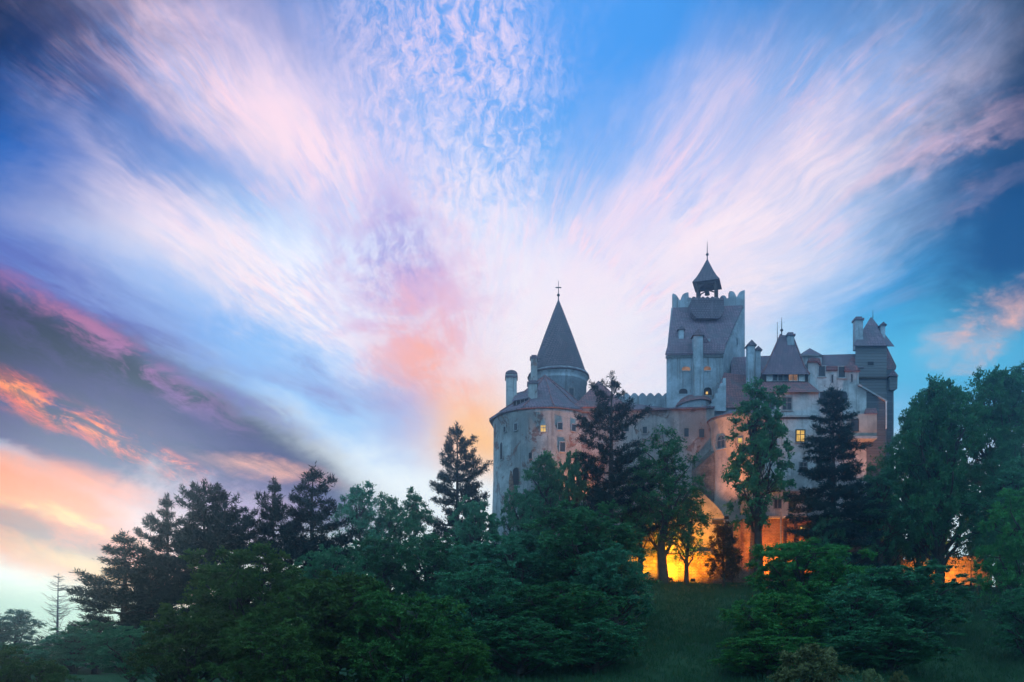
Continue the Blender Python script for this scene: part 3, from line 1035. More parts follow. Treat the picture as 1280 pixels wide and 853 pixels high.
MB().lathe(lx, [(0, zl(366) - .4), (.42, zl(366) - .4), (.36, zl(366)), (.22, zl(366) + .35), (0, zl(366) + .4)], 14).build('bell', M['iron'], bel, True)
# keep: windows, chimneys, dormers, apron
kA, kB = K['L'], K['R']
for u, v, w, h, pane, arch in ((857.5, 461.3, 1.3, .62, 'lit_soft', .3), (884, 461, 1.1, .62, 'lit_soft', .3), (854, 489.5, 1.3, .8, 'void', .4), (884.5, 489.5, 1.25, 1.2, 'void', .55)):
    window(keep, on_wall(u, v, kA, kB), w, h, pane, 'plaster_keep', arch, (0, 0), .16)
for u, v in ((914, 470), (921, 428)):
    window(keep, on_wall(u, v, K['R'], K['BR']), .5, 1.1, 'void', 'plaster_keep', 0, (0, 0), .12)
MB().box((P(883.5, 491, 153.75).x, 153.75, zat(493, 153.75)), .3, .12, .35).build('lantern', M['lit_yellow'], keep)
chimney(keep, 866, 877.5, 422, 505, 153.4, 'plaster_keep', 'gable', 1.3)
chimney(keep, 848, 854, 414, 438, 156.2, 'plaster_keep', 'gable', .9)
d = MB().box(P(881.5, 437, 156) , 1.2, 2.0, 1.3).build('dormer', M['plaster_keep'], keep)
MB().slab([P(876.5, 427.6, 154.7), P(886.5, 427.6, 154.7), P(881.5, 420, 154.7)], (0, 3.2, 0)).build('dormer_roof', M['tile_brown_hazed'], d)
# low bowed apron wall with red coping in front of the keep
ac, ar = Q(864, 158), 8.0
arc = [(ac.x + ar * math.sin(t) * .44, ac.y - ar * math.cos(t)) for t in np.linspace(-1.3, 1.3, 15)]
ap_ = MB().prism(arc + [(arc[-1][0], 158), (arc[0][0], 158)], 36, zat(499.5, 150.2)).build('apron_wall', M['plaster_keep'], keep)
arc2 = [(ac.x + (ar + .5) * math.sin(t) * .44, ac.y - (ar + .4) * math.cos(t)) for t in np.linspace(-1.35, 1.35, 15)]
arc3 = [(ac.x + (ar - 4.2) * math.sin(t) * .8, ac.y - (ar - 4.2) * math.cos(t)) for t in np.linspace(-1.35, 1.35, 15)]
za, zb = zat(500, 150), zat(492.5, 154)
MB().add([(x, y, za) for x, y in arc2] + [(x, y, zb) for x, y in arc3], [(i, i + 1, 16 + i, 15 + i) for i in range(14)]).build('apron_roof', M['tile_red'], keep)

# ---------------------------------------------------------------- stair house with stepped gable, right of the keep
sh = thing('stair_house', 'narrow house with stepped gable and red roof wedged beside the keep', 'house', (34, 150, 20), CASTLE)
MB().prism([Q(891, 149), Q(936, 149), Q(936, 155), Q(891, 155)], 18, zat(508, 149)).build('wall', M['plaster_keep'], sh)
MB().add([P(889.5, 510, 148.5), P(938, 510, 148.5), P(934, 470, 154), P(905, 466, 154), P(938, 510, 156), P(889.5, 510, 156)],
         [(0, 1, 2, 3), (1, 4, 2), (0, 3, 5), (3, 2, 4, 5), (0, 5, 4, 1)]).build('roof', M['tile_red'], sh)
mb = MB()
for i in range(6):
    u0, u1 = 888 + i * 3.2, 891.4 + i * 3.2
    vt = 505 - i * 6.4
    a, b = P(u0, 514, 148.2), P(u1, 514, 148.2)
    mb.prism([(a.x, 148.2), (b.x - .004, 148.2), (b.x - .004, 149.3), (a.x, 149.3)], zat(514, 148.2), zat(vt, 148.2))
mb.build('stepped_gable', M['plaster_keep'], sh)

# ---------------------------------------------------------------- linking range with the twin chimneys
lk = thing('linking_range', 'low purple roofed range with paired gabled chimneys beside the keep', 'castle range', (38, 155, 20), CASTLE)
MB().prism([Q(916, 153), Q(985, 153), Q(985, 162), Q(916, 162)], 18, zat(480, 153)).build('wall', M['plaster_keep'], lk)
MB().add([P(914, 483, 152.5), P(986, 483, 152.5), P(986, 444, 158), P(914, 447, 158), P(986, 483, 163), P(914, 483, 163)],
         [(0, 1, 2, 3), (3, 2, 4, 5), (0, 3, 5), (1, 4, 2)]).build('roof', M['tile_brown_hazed'], lk)
chimney(lk, 933.5, 942.5, 434, 490, 151.2, 'plaster_keep', 'gable', 1.2)
chimney(lk, 942.8, 949.5, 440, 490, 152.2, 'plaster_keep', 'gable', 1.2)
window(lk, on_wall(925, 497, Q(916, 153), Q(985, 153)), 1.0, 1.8, 'void', 'plaster_keep', .5, (0, 0), .15)

# ---------------------------------------------------------------- round stair tower
scn, sr = Q(922, 147), 3.95
st = thing('round_stair_tower', 'round stair tower of smooth cream plaster washed pink by floodlight', 'tower', (scn.x, scn.y, 16), CASTLE)
zs = lambda v: zat(v, 145.5)
MB().lathe(scn, [(sr + .4, 14), (sr + .25, zs(640)), (sr, zs(620)), (sr, zs(531)), (sr + .12, zs(530)), (sr + .15, zs(528)), (sr + .32, zs(526.5)), (sr + .35, zs(524))], 40).build('wall', M['plaster_cream'], st, True)
MB().lathe(scn, [(sr + .55, zs(524.3)), (sr + .55, zs(523)), (0, zs(508))], 32).build('roof', M['tile_brown_hazed'], st, True)
window(st, on_drum(901.5, 552.5, scn, sr), 1.25, 1.75, 'glass_dark', 'stone', .6, (1, 1), .16, True)
window(st, on_drum(925, 551, scn, sr), .6, .7, 'lit_yellow', 'stone', 0, (0, 0), .12)
window(st, on_drum(938, 590, scn, sr), .7, 1.0, 'glass_dark', 'stone', 0, (0, 0), .12)

# ---------------------------------------------------------------- gate tower with the steep hipped roof
gt = thing('gate_tower', 'pale tower house with steep hipped roof and a ribbon of attic windows', 'tower house', (42, 150, 18), CASTLE)
gA, gB = Q(946, 147), Q(1023, 147)
gC, gD = Q(1021, 157), Q(950, 157)
MB().prism([gA, gB, gC, gD], 15, zat(489, 147)).build('wall', M['plaster_white'], gt)
sk = [P(943.5, 490.5, 146.3), P(1025.5, 490.5, 146.3), P(1024, 490, 158), P(946, 490, 158)]
up = [P(953, 478, 149), P(1010.5, 478, 149), P(1010, 478, 156.5), P(954, 478, 156.5)]
MB().add(sk + up, [(0, 1, 5, 4), (1, 2, 6, 5), (2, 3, 7, 6), (3, 0, 4, 7), (3, 2, 1, 0), (4, 5, 6, 7)]).build('skirt_roof', M['tile_red'], gt)
wa, wb = Q(954.5, 149.3), Q(1009, 149.3)
band = MB().prism([wa, wb, Vector((wb.x, 156)), Vector((wa.x, 156))], zat(478, 149.3), zat(466, 149.3)).build('attic_wall', M['timber'], gt)
for u, pane in ((961.5, 'white'), (968.5, 'glass_dark'), (975.5, 'glass_dark'), (982.5, 'glass_dark'), (988.3, 'lit_soft'), (994, 'lit_soft'), (1002, 'white')):
    window(gt, on_wall(u, 472.6, wa, wb), .62 if pane != 'white' else .72, .92, pane, 'white' if pane != 'glass_dark' else 'trim', 0, (0, 0), .08, name='attic_window')
ev = [P(951.5, 468.2, 148.6), P(1012, 468.2, 148.6), P(1012, 468, 157), P(952, 468, 157)]
md = [P(957.5, 459, 149.4), P(1005.5, 459, 149.4), P(1005, 459, 156.2), P(958.5, 459, 156.2)]
tp = [P(975.5, 419, 152.2), P(990.5, 420, 152.2), P(990.5, 420, 153.2), P(975.5, 419, 153.2)]
MB().add(ev + md + tp, [(3, 2, 1, 0)] + [(a + i, a + (i + 1) % 4, a + 4 + (i + 1) % 4, a + 4 + i) for a in (0, 4) for i in range(4)] + [(8, 9, 10, 11)]).build('roof', M['tile_brown_hazed'], gt)
for i in range(4):
    MB().tube([ev[i] + Vector((0, 0, .08)), md[i] + Vector((0, 0, .08)), tp[i] + Vector((0, 0, .08))], .11, 5).build('ridge_tiles', M['tile_red'], gt)
chimney(gt, 983, 991.5, 419, 436, 151.9, 'plaster_keep', 'flat', 1.1)
finial(gt, P(977, 420, 152.6), 2.8, .24)
MB().tube([P(971.5, 428, 152.4), P(971.5, 403, 152.4)], [.06, .03], 6).build('lightning_rod', M['iron'], gt)
MB().prism([Q(945, 146.6), Q(1024, 146.6), Q(1024, 147.1), Q(945, 147.1)], zat(521.5, 146.6), zat(519.2, 146.6)).build('ledge', M['trim'], gt)
MB().prism([Q(945.4, 146.75), Q(1023.6, 146.75), Q(1023.6, 147.1), Q(945.4, 147.1)], zat(523.4, 146.75), zat(521.6, 146.75)).build('ledge_underside', M['timber'], gt)
for u, v, w, h, pane, bars, fr in ((983.5, 505, 1.25, 1.75, 'glass_dark', (1, 1), 'stone'), (1000.3, 545.3, 1.15, 1.6, 'lit_yellow', (1, 1), 'timber'), (962, 505, 1.2, 1.7, 'glass_dark', (1, 1), 'stone'),
                                   (965, 546, 1.1, 1.6, 'glass_dark', (1, 1), 'stone'), (1004, 585, 1.0, 1.4, 'glass_dark', (1, 1), 'stone')):
    window(gt, on_wall(u, v, gA, gB), w, h, pane, fr, 0, bars, .16, True)
MB().tube([P(1023.6, 491, 146.7), P(1024, 520, 146.7), P(1023.6, 600, 146.7)], .1, 6).build('downpipe', M['zinc'], gt)

# ---------------------------------------------------------------- east wing
ew = thing('east_wing', 'whitewashed wing with stepped parapet and small red copings', 'castle wing', (50, 152, 18), CASTLE)
eA, eB = Q(1010, 150), Q(1074, 150)
wallp = [(1010, 700), (1010, 452), (1021, 452), (1026, 457), (1034, 457), (1034, 458), (1046, 458), (1046, 458.5), (1057, 458.5), (1073.5, 463), (1073.5, 480), (1083, 486.5), (1083, 700)]
MB().slab([P(u, v, 150) for u, v in wallp], (0, 6, 0)).build('wall', M['plaster_white'], ew)
for pts in (((1010, 452.2), (1021.5, 452), (1027, 457.3), (1025, 448.5), (1012, 446.5)), ((1033, 463), (1047, 463), (1047, 458), (1033, 457.5)), ((1056, 463.8), (1075.5, 463.8), (1071, 458), (1056, 457.5))):
    MB().slab([P(u, v, 149.6) for u, v in pts], (0, .7, 0)).build('coping', M['tile_red'], ew)
MB().slab([P(1073, 479.6, 149.5), P(1109.5, 501, 149.5), P(1109.5, 503, 149.5), P(1073, 481.8, 149.5)], (0, 7, 0)).build('sloped_coping', M['trim'], ew)
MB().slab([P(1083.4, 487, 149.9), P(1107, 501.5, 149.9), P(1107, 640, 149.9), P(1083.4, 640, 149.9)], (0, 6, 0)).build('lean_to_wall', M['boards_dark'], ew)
MB().tube([P(1107.6, 502, 149.5), P(1107.6, 536, 149.5)], .11, 6).build('downpipe', M['white'], ew)
for u, v, w, h, pane, arch in ((1027, 464.5, .95, 1.5, 'glass_dark', 0), (1052, 465.5, .95, 1.6, 'glass_dark', 0), (1028, 496.5, .8, 1.5, 'glass_dark', 0), (1054, 497, 1.1, 1.75, 'glass_dark', .35), (1068.5, 532, .95, 1.7, 'glass_dark', 0), (1040, 474, .25, 1.2, 'void', 0), (1064.5, 473, .25, 1.2, 'void', 0)):
    window(ew, on_wall(u, v, eA, eB), w, h, pane, 'trim', arch, (0, 0), .12, pane != 'void')
# roofs behind the parapet
MB().add([P(998, 444.5, 155), P(1029, 444.5, 155), P(1029, 444.5, 163), P(998, 444.5, 163), P(1012, 435.5, 159)], [(0, 1, 4), (1, 2, 4), (2, 3, 4), (3, 0, 4), (3, 2, 1, 0)]).build('pavilion_roof', M['tile_brown_hazed'], ew)
MB().prism([Q(1000, 155.5), Q(1027, 155.5), Q(1027, 162), Q(1000, 162)], 40, zat(444.6, 155.5)).build('pavilion_wall', M['plaster_white'], ew)
MB().add([P(1018, 460, 155.8), P(1080, 460, 155.8), P(1080, 442.5, 160), P(1024, 444, 160), P(1080, 460, 166), P(1018, 460, 166)], [(0, 1, 2, 3), (3, 2, 4, 5), (0, 3, 5), (1, 4, 2), (5, 4, 1, 0)]).build('roof', M['tile_brown_hazed'], ew)
MB().add([P(1054, 461, 155.3), P(1071, 461, 155.3), P(1071, 443, 158), P(1067, 443, 158), P(1071, 461, 158.5), P(1056, 461, 158.5)], [(0, 1, 2, 3), (1, 4, 2), (0, 3, 5), (3, 2, 4, 5)]).build('hip_roof', M['tile_red'], ew)
# oriel floodlit from below
orl = MB().slab([P(1063, 545, 148.2), P(1063, 519, 148.2), P(1096, 516, 148.2), P(1096, 545, 148.2)], (0, 1.79, 0)).build('oriel', M['plaster_cream'], ew)
MB().slab([P(1081, 517.2, 148.0), P(1097, 517.2, 148.0), P(1095, 510.5, 149.4), P(1083, 510.5, 149.4)], (0, .5, 0)).build('oriel_roof', M['tile_red'], orl)
MB().slab([P(1062.5, 548.5, 148.0), P(1062.5, 545.2, 148.0), P(1096.5, 545.2, 148.0), P(1096.5, 548.5, 148.0)], (0, 1.95, 0)).build('oriel_sill', M['trim'], orl)
window(ew, (P(1068.5, 532, 148.2), Vector((0, -1, 0))), .95, 1.7, 'glass_dark', 'timber', 0, (0, 1), .1)

# ---------------------------------------------------------------- timber tower, far right
tt = thing('boarded_tower', 'square grey boarded tower with hipped tile roof at the east end', 'tower', (58, 158, 18), CASTLE)
tA, tB = Q(1069, 156), Q(1108, 156)
tC, tD = Q(1117, 165), Q(1079, 165)
MB().prism([tA, tB, tC, tD], 15, zat(432, 156)).build('wall', M['boards'], tt)
MB().add([P(1066, 432.5, 155.4), P(1109, 432.5, 155.4), P(1118, 433.5, 165.6), P(1076, 433.5, 165.6), P(1088, 397, 160), P(1090, 397.3, 160.6)],
         [(0, 1, 4), (1, 2, 5, 4), (2, 3, 5), (3, 0, 4, 5), (3, 2, 1, 0)]).build('roof', M['tile_brown_hazed'], tt)
MB().slab([P(1108.2, 433, 156.2), P(1120.5, 458, 156.2), P(1119.5, 462, 156.2), P(1108.2, 462, 156.2)], (0, 9, 0)).build('side_roof', M['tile_red'], tt)
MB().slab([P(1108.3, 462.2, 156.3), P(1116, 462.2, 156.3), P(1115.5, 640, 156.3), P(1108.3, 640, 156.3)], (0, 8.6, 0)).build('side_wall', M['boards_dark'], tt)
by = MB().slab([P(1112, 470, 155.6), P(1122, 470, 155.6), P(1121.5, 486, 155.6), P(1114, 488, 155.6), P(1112, 487, 155.6)], (0, 3, 0)).build('bay', M['boards'], tt)
MB().slab([P(1111, 470, 155.2), P(1123, 470.2, 155.2), P(1117, 462.4, 155.2)], (0, 3.6, 0)).build('bay_roof', M['tile_brown_hazed'], by)
MB().slab([P(1068.5, 473.5, 155.7), P(1109, 473.5, 155.7), P(1109, 471.2, 155.7), P(1068.5, 471.2, 155.7)], (0, .29, 0)).build('beam', M['timber'], tt)
window(tt, on_wall(1088, 455, tA, tB), .95, .6, 'void', 'boards', 0, (0, 0), .1)
chimney(tt, 1067.5, 1077, 399.5, 438, 157, 'plaster_keep', 'flat', 1.2)
chimney(tt, 1099.5, 1105, 408.5, 436, 159, 'plaster_keep', 'gable', .9)
MB().tube([P(1091, 398, 160.3), P(1091, 388, 160.3)], [.06, .025], 6).build('lightning_rod', M['iron'], tt)

# ---------------------------------------------------------------- lower buildings in the floodlight
ob = thing('gabled_outbuilding', 'plastered outbuilding with curved gable blazing yellow in the floodlight', 'outbuilding', (26, 142, 15))
oA, oB = Q(826, 140), Q(906, 140)
gp = [(826, 692), (826, 655), (838, 644), (852, 630), (866, 617), (873, 612.5), (881, 619), (893, 630), (902, 640), (905, 646), (906, 654), (906, 692)]
MB().slab([P(u, v, 140) for u, v in gp], (0, 5, 0)).build('gable_wall', M['plaster_cream'], ob)
bw_ = MB().slab([P(u, v, 139.7) for u, v in ((824, 745), (824, 693.5), (907, 693.5), (907, 745))], (0, 5.2, 0)).build('base_wall', M['brick'], ob)
MB().slab([P(u, v, 139.3) for u, v in ((858, 694), (858, 689.4), (889, 689.4), (889, 694))], (0, .69, 0)).build('ledge', M['tile_brown_hazed'], ob)
window(ob, on_wall(861, 675.5, oA, oB), 1.35, .85, 'void', 'timber', .15, (0, 0), .1)
window(ob, on_wall(897, 653, oA, oB), 1.5, .5, 'void', 'tile_brown_hazed', 0, (0, 0), .08)

gw = thing('garden_wall', 'low rubble wall glowing orange behind the dark tree trunk', 'wall', (18, 139, 15))
MB().slab([P(u, v, 140.2) for u, v in ((770, 745), (770, 668), (790, 660), (823.5, 656), (823.5, 745))], (0, 1.0, 0)).build('stone_face', M['rock'], gw)
MB().slab([P(u, v, 140.0) for u, v in ((769, 668.4), (769, 666), (790, 657.6), (823.5, 653.6), (823.5, 656.2), (790, 660.3))], (0, 1.4, 0)).build('coping', M['trim'], gw)

rw = thing('retaining_wall', 'tall brick retaining wall with buttresses below the castle gate', 'wall', (40, 142, 15))
MB().slab([P(u, v, 142) for u, v in ((907.5, 745), (907.5, 655), (935, 648), (1034, 648), (1034, 745))], (0, 2.0, 0)).build('brick_face', M['brick'], rw)
for u, w in ((921, 9), (946, 6), (989, 7), (1016, 7)):
    MB().slab([P(u - w / 2, 745, 141.0), P(u + w / 2, 745, 141.0), P(u + w / 2, 655, 141.6), P(u - w / 2, 655, 141.6)], (0, .55, 0)).build('buttress', M['brick'], rw)
MB().slab([P(u, v, 141.6) for u, v in ((934, 648.2), (934, 645.5), (1034.5, 645.5), (1034.5, 648.2))], (0, 2.6, 0)).build('coping', M['trim'], rw)
MB().tube([P(976, 730, 140.9), P(976, 640, 140.9)], .13, 8).build('drainpipe', M['zinc'], rw)
window(rw, (P(1003, 663, 142), Vector((0, -1, 0))), .75, .85, 'lit_yellow', 'timber', 0, (1, 1), .1)

an = thing('porch_house', 'small pale porch house with thin flat eaves above the brick retaining wall', 'house', (44, 145, 25))
MB().prism([Q(955, 144), Q(1008, 144), Q(1008, 147), Q(955, 147)], zat(651, 144), zat(613, 144)).build('wall', M['plaster_white'], an)
MB().slab([P(u, v, 143.2) for u, v in ((951, 613), (951, 611.2), (1012, 613.2), (1012, 615))], (0, 4, 0)).build('roof', M['zinc'], an)
for u in (972, 990):
    window(an, on_wall(u, 630, Q(955, 144), Q(1008, 144)), 1.0, 1.3, 'glass_dark', 'stone', 0, (1, 0), .12)

ga = thing('gatehouse_gallery', 'open timber gallery lit orange inside on a dark stone base', 'gallery', (54, 144, 15))
MB().prism([Q(1030, 143.2), Q(1128, 143.2), Q(1128, 149), Q(1030, 149)], 13, zat(677, 143)).build('stone_base', M['rock'], ga)
MB().prism([Q(1056, 147.4), Q(1128, 147.4), Q(1128, 148), Q(1056, 148)], zat(677, 143) + .003, zat(650, 147.4)).build('rear_wall', M['plaster_cream'], ga)
MB().prism([Q(1054, 142.5), Q(1131, 142.5), Q(1131, 149), Q(1054, 149)], zat(653, 143), [zat(651, 143)] * 2 + [zat(640, 143)] * 2).build('roof', M['tile_brown_hazed'], ga)
for u in (1057, 1066, 1075, 1084, 1093, 1108, 1126):
    a = P(u, 677, 143.5)
    MB().box((a.x, a.y, zat(677, 143) + .003), .28, .28, zat(653, 143) - zat(677, 143) - .006).build('post', M['timber'], ga)
mb = MB()
mb.prism([Q(1057, 143.2), Q(1107, 143.2), Q(1107, 143.32), Q(1057, 143.32)], zat(669, 143), zat(667.6, 143))
for i in range(28):
    u = 1058 + i * 1.75
    mb.box((P(u, 677, 143.26).x, 143.26, zat(677, 143)), .06, .06, zat(669, 143) - zat(677, 143))
mb.build('railing', M['timber'], ga)

lw = thing('terrace_wall', 'long rubble terrace wall lit deep orange behind the street lamp', 'wall', (66, 144, 15))
MB().slab([P(u, v, 144) for u, v in ((1128.5, 750), (1128.5, 700), (1150, 697), (1228, 696), (1240, 699), (1240, 750))], (0, 1.0, 0)).build('stone_face', M['rock'], lw)
hd = thing('garden_shed', 'small shed with dark red roof and white side behind terrace wall', 'shed', (P(1218, 700, 148).x, 148, 20))
MB().prism([Q(1204, 147), Q(1232, 147), Q(1232, 151), Q(1204, 151)], 14, zat(694, 147)).build('wall', M['white'], hd)
MB().add([P(1210, 694.5, 146.4), P(1234, 694.5, 146.4), P(1231, 683, 149), P(1212, 683, 149), P(1234, 694.5, 151.5), P(1210, 694.5, 151.5)], [(0, 1, 2, 3), (3, 2, 4, 5), (0, 3, 5), (1, 4, 2), (0, 5, 4, 1)]).build('roof', M['tile_red'], hd)
rl_ = thing('white_railing', 'white picket railing above the red roofed shed', 'railing', (P(1220, 684, 153).x, 153, 21))
mb = MB()
for i in range(14):
    u = 1212 + i * 1.5
    mb.box((P(u, 690, 153).x, 153, zat(692, 153)), .07, .05, zat(673, 153) - zat(692, 153))
mb.build('pickets', M['white'], rl_)
for v in (676, 688):
    MB().slab([P(1210, v + .5, 152.94), P(1234, v + .5, 152.94), P(1234, v - .5, 152.94), P(1210, v - .5, 152.94)], (0, .03, 0)).build('rail', M['white'], rl_)

# street lamp in front of the terrace wall
lp = P(1213.5, 735, 140.5)
lp.z = gz(lp.x, lp.y)
ztop = zat(697, 140.5)
sl = thing('street_lamp', 'slim black street lamp with square lantern before the orange wall', 'street lamp', lp)
MB().lathe((lp.x, lp.y), [(.16, lp.z - .3), (.16, lp.z + .3), (.09, lp.z + .45), (.06, ztop - .6), (.05, ztop - .5)], 10).build('pole', M['iron'], sl, True)
ln = MB().lathe((lp.x, lp.y), [(.12, ztop - .5), (.26, ztop - .05), (.30, ztop - .02), (.30, ztop + .03), (.06, ztop + .2), (.03, ztop + .32)], 4, R(45)).build('lantern', M['iron'], sl)
MB().lathe((lp.x, lp.y), [(.14, ztop - .44), (.262, ztop - .08)], 4, R(45)).build('lantern_glass', M['zinc'], ln)

# ---------------------------------------------------------------- floodlights: fixture plus its lamp
def floodlight(label, at, aim, watts, col, size=70, blend=1.0, rad=.12):
    at = Vector(at)
    at.z = max(at.z, gz(at.x, at.y) + .25)
    f = thing('floodlight', label, 'floodlight', at, 'floodlights washing the castle walls')
    d = (Vector(aim) - at).normalized()
    x = d.cross(Vector((0, 0, 1))).normalized()
    y = x.cross(d)
    q = lambda a, b, c: at + Vector((0, 0, .3)) + x * a + y * b + d * c
    MB().slab([q(-.28, -.2, -.12), q(.28, -.2, -.12), q(.28, .2, -.12), q(-.28, .2, -.12)], d * .2).build('housing', M['iron'], f)
    MB().slab([q(-.24, -.16, .085), q(.24, -.16, .085), q(.24, .16, .085), q(-.24, .16, .085)], d * .01).build('lens', M['lamp_lens'], f)
    MB().tube([at + x * .33 - Vector((0, 0, .6)), q(.33, 0, 0)], .03, 5).tube([at - x * .33 - Vector((0, 0, .6)), q(-.33, 0, 0)], .03, 5).build('bracket', M['iron'], f)
    ld = bpy.data.lights.new('lamp', 'SPOT')
    ld.energy = watts
    ld.color = col
    ld.spot_size = R(size)
    ld.spot_blend = blend
    ld.shadow_soft_size = rad
    lo = bpy.data.objects.new('lamp', ld)
    lo.location = q(0, 0, .2) - at
    lo.rotation_euler = d.to_track_quat('-Z', 'Y').to_euler()
    COL.objects.link(lo)
    lo.parent = f


FLOOD = 4.0
ORANGE, AMBER, PEACH = (1, .27, .02), (1, .37, .012), (1, .36, .17)
floodlight('floodlight on the grass below the yellow gabled outbuilding', P(866, 728, 134.4), P(858, 676, 140), 3800 * FLOOD, AMBER, 120)
floodlight('small floodlight close to the left corner of the yellow gabled outbuilding', P(838, 727, 137.4), P(844, 696, 140), 1900 * FLOOD, AMBER, 140)
floodlight('floodlight under the tall trunk facing the brick retaining wall', P(966, 726, 138.8), P(966, 672, 142), 2600 * FLOOD, ORANGE, 130)
floodlight('floodlight in the grass at the foot of the small brick window', P(1002, 726, 139.4), P(998, 685, 142), 1200 * FLOOD, ORANGE, 130)
floodlight('floodlight beside the dark tree trunk facing the low rubble wall', P(804, 726, 137.6), P(804, 685, 140.2), 1500 * FLOOD, AMBER, 140)
floodlight('floodlight on the terrace facing the orange wall near the street lamp', P(1192, 728, 140.0), P(1196, 703, 144), 2200 * FLOOD, ORANGE, 140)
floodlight('floodlight at the left end of the orange terrace wall', P(1158, 728, 140.4), P(1160, 704, 144), 1500 * FLOOD, ORANGE, 130)
floodlight('floodlight on the gatehouse base under the gallery roof', P(1118, 675, 145.2), P(1119, 664, 147.4), 130 * FLOOD, AMBER, 140)
floodlight('floodlight behind the outbuilding aimed up at the round stair tower', P(908, 650, 137.5), P(912, 575, 144), 2000 * FLOOD, PEACH, 60)
floodlight('floodlight behind the outbuilding aimed up at the pinkish wing', P(838, 655, 141.0), P(838, 552, 148), 3600 * FLOOD, PEACH, 115)
floodlight('floodlight behind the tall pine aimed up at the bastion', P(738, 640, 146.0), P(706, 548, 149), 2300 * FLOOD, PEACH, 95)
floodlight('floodlight behind the dark spruce aimed up at the oriel', P(1090, 640, 143.4), P(1086, 545, 148.2), 2200 * FLOOD, PEACH, 60)
floodlight('floodlight behind the tall lime aimed up at the porch house', P(985, 650, 139.6), P(985, 620, 144), 130 * FLOOD, PEACH, 100)

# ---------------------------------------------------------------- plants
def mesh_of(name, Vq, mat):
    """(n, 4, 3) leaf quads -> mesh"""
    me = bpy.data.meshes.new(name)
    n = len(Vq)
    quads(me, Vq.reshape(-1, 3), np.arange(n * 4).reshape(n, 4))
    me.materials.append(mat)
    return me


def mesh_from_mb(name, mb, mat):
    me = bpy.data.meshes.new(name)
    me.from_pydata([tuple(p) for p in mb.v], [], mb.f)
    for p in me.polygons:
        p.use_smooth = len(p.vertices) == 4
    me.materials.append(mat)
    return me


def unit(a):
    return a / np.maximum(np.linalg.norm(a, axis=-1, keepdims=True), 1e-9)


def leaf_quads(c, axis, nrm, ln, wd):
    """pointed leaves: centre, long axis, normal, length, width"""
    side = unit(np.cross(axis, nrm))
    l, w = ln[:, None] * .5, wd[:, None] * .5
    return np.stack([c - axis * l, c + side * w - axis * l * .1, c + axis * l, c - side * w - axis * l * .1], 1)


def bend(p0, p1, sag, n, rng, wob=.0):
    pts = []
    L_ = (p1 - p0).length
    for i in range(n + 1):
        t = i / n
        p = p0.lerp(p1, t) + Vector((0, 0, sag * L_ * 4 * t * (1 - t)))
        if 0 < i < n:
            p += Vector(rng.normal(size=3)) * wob * L_
        pts.append(p)
    return pts


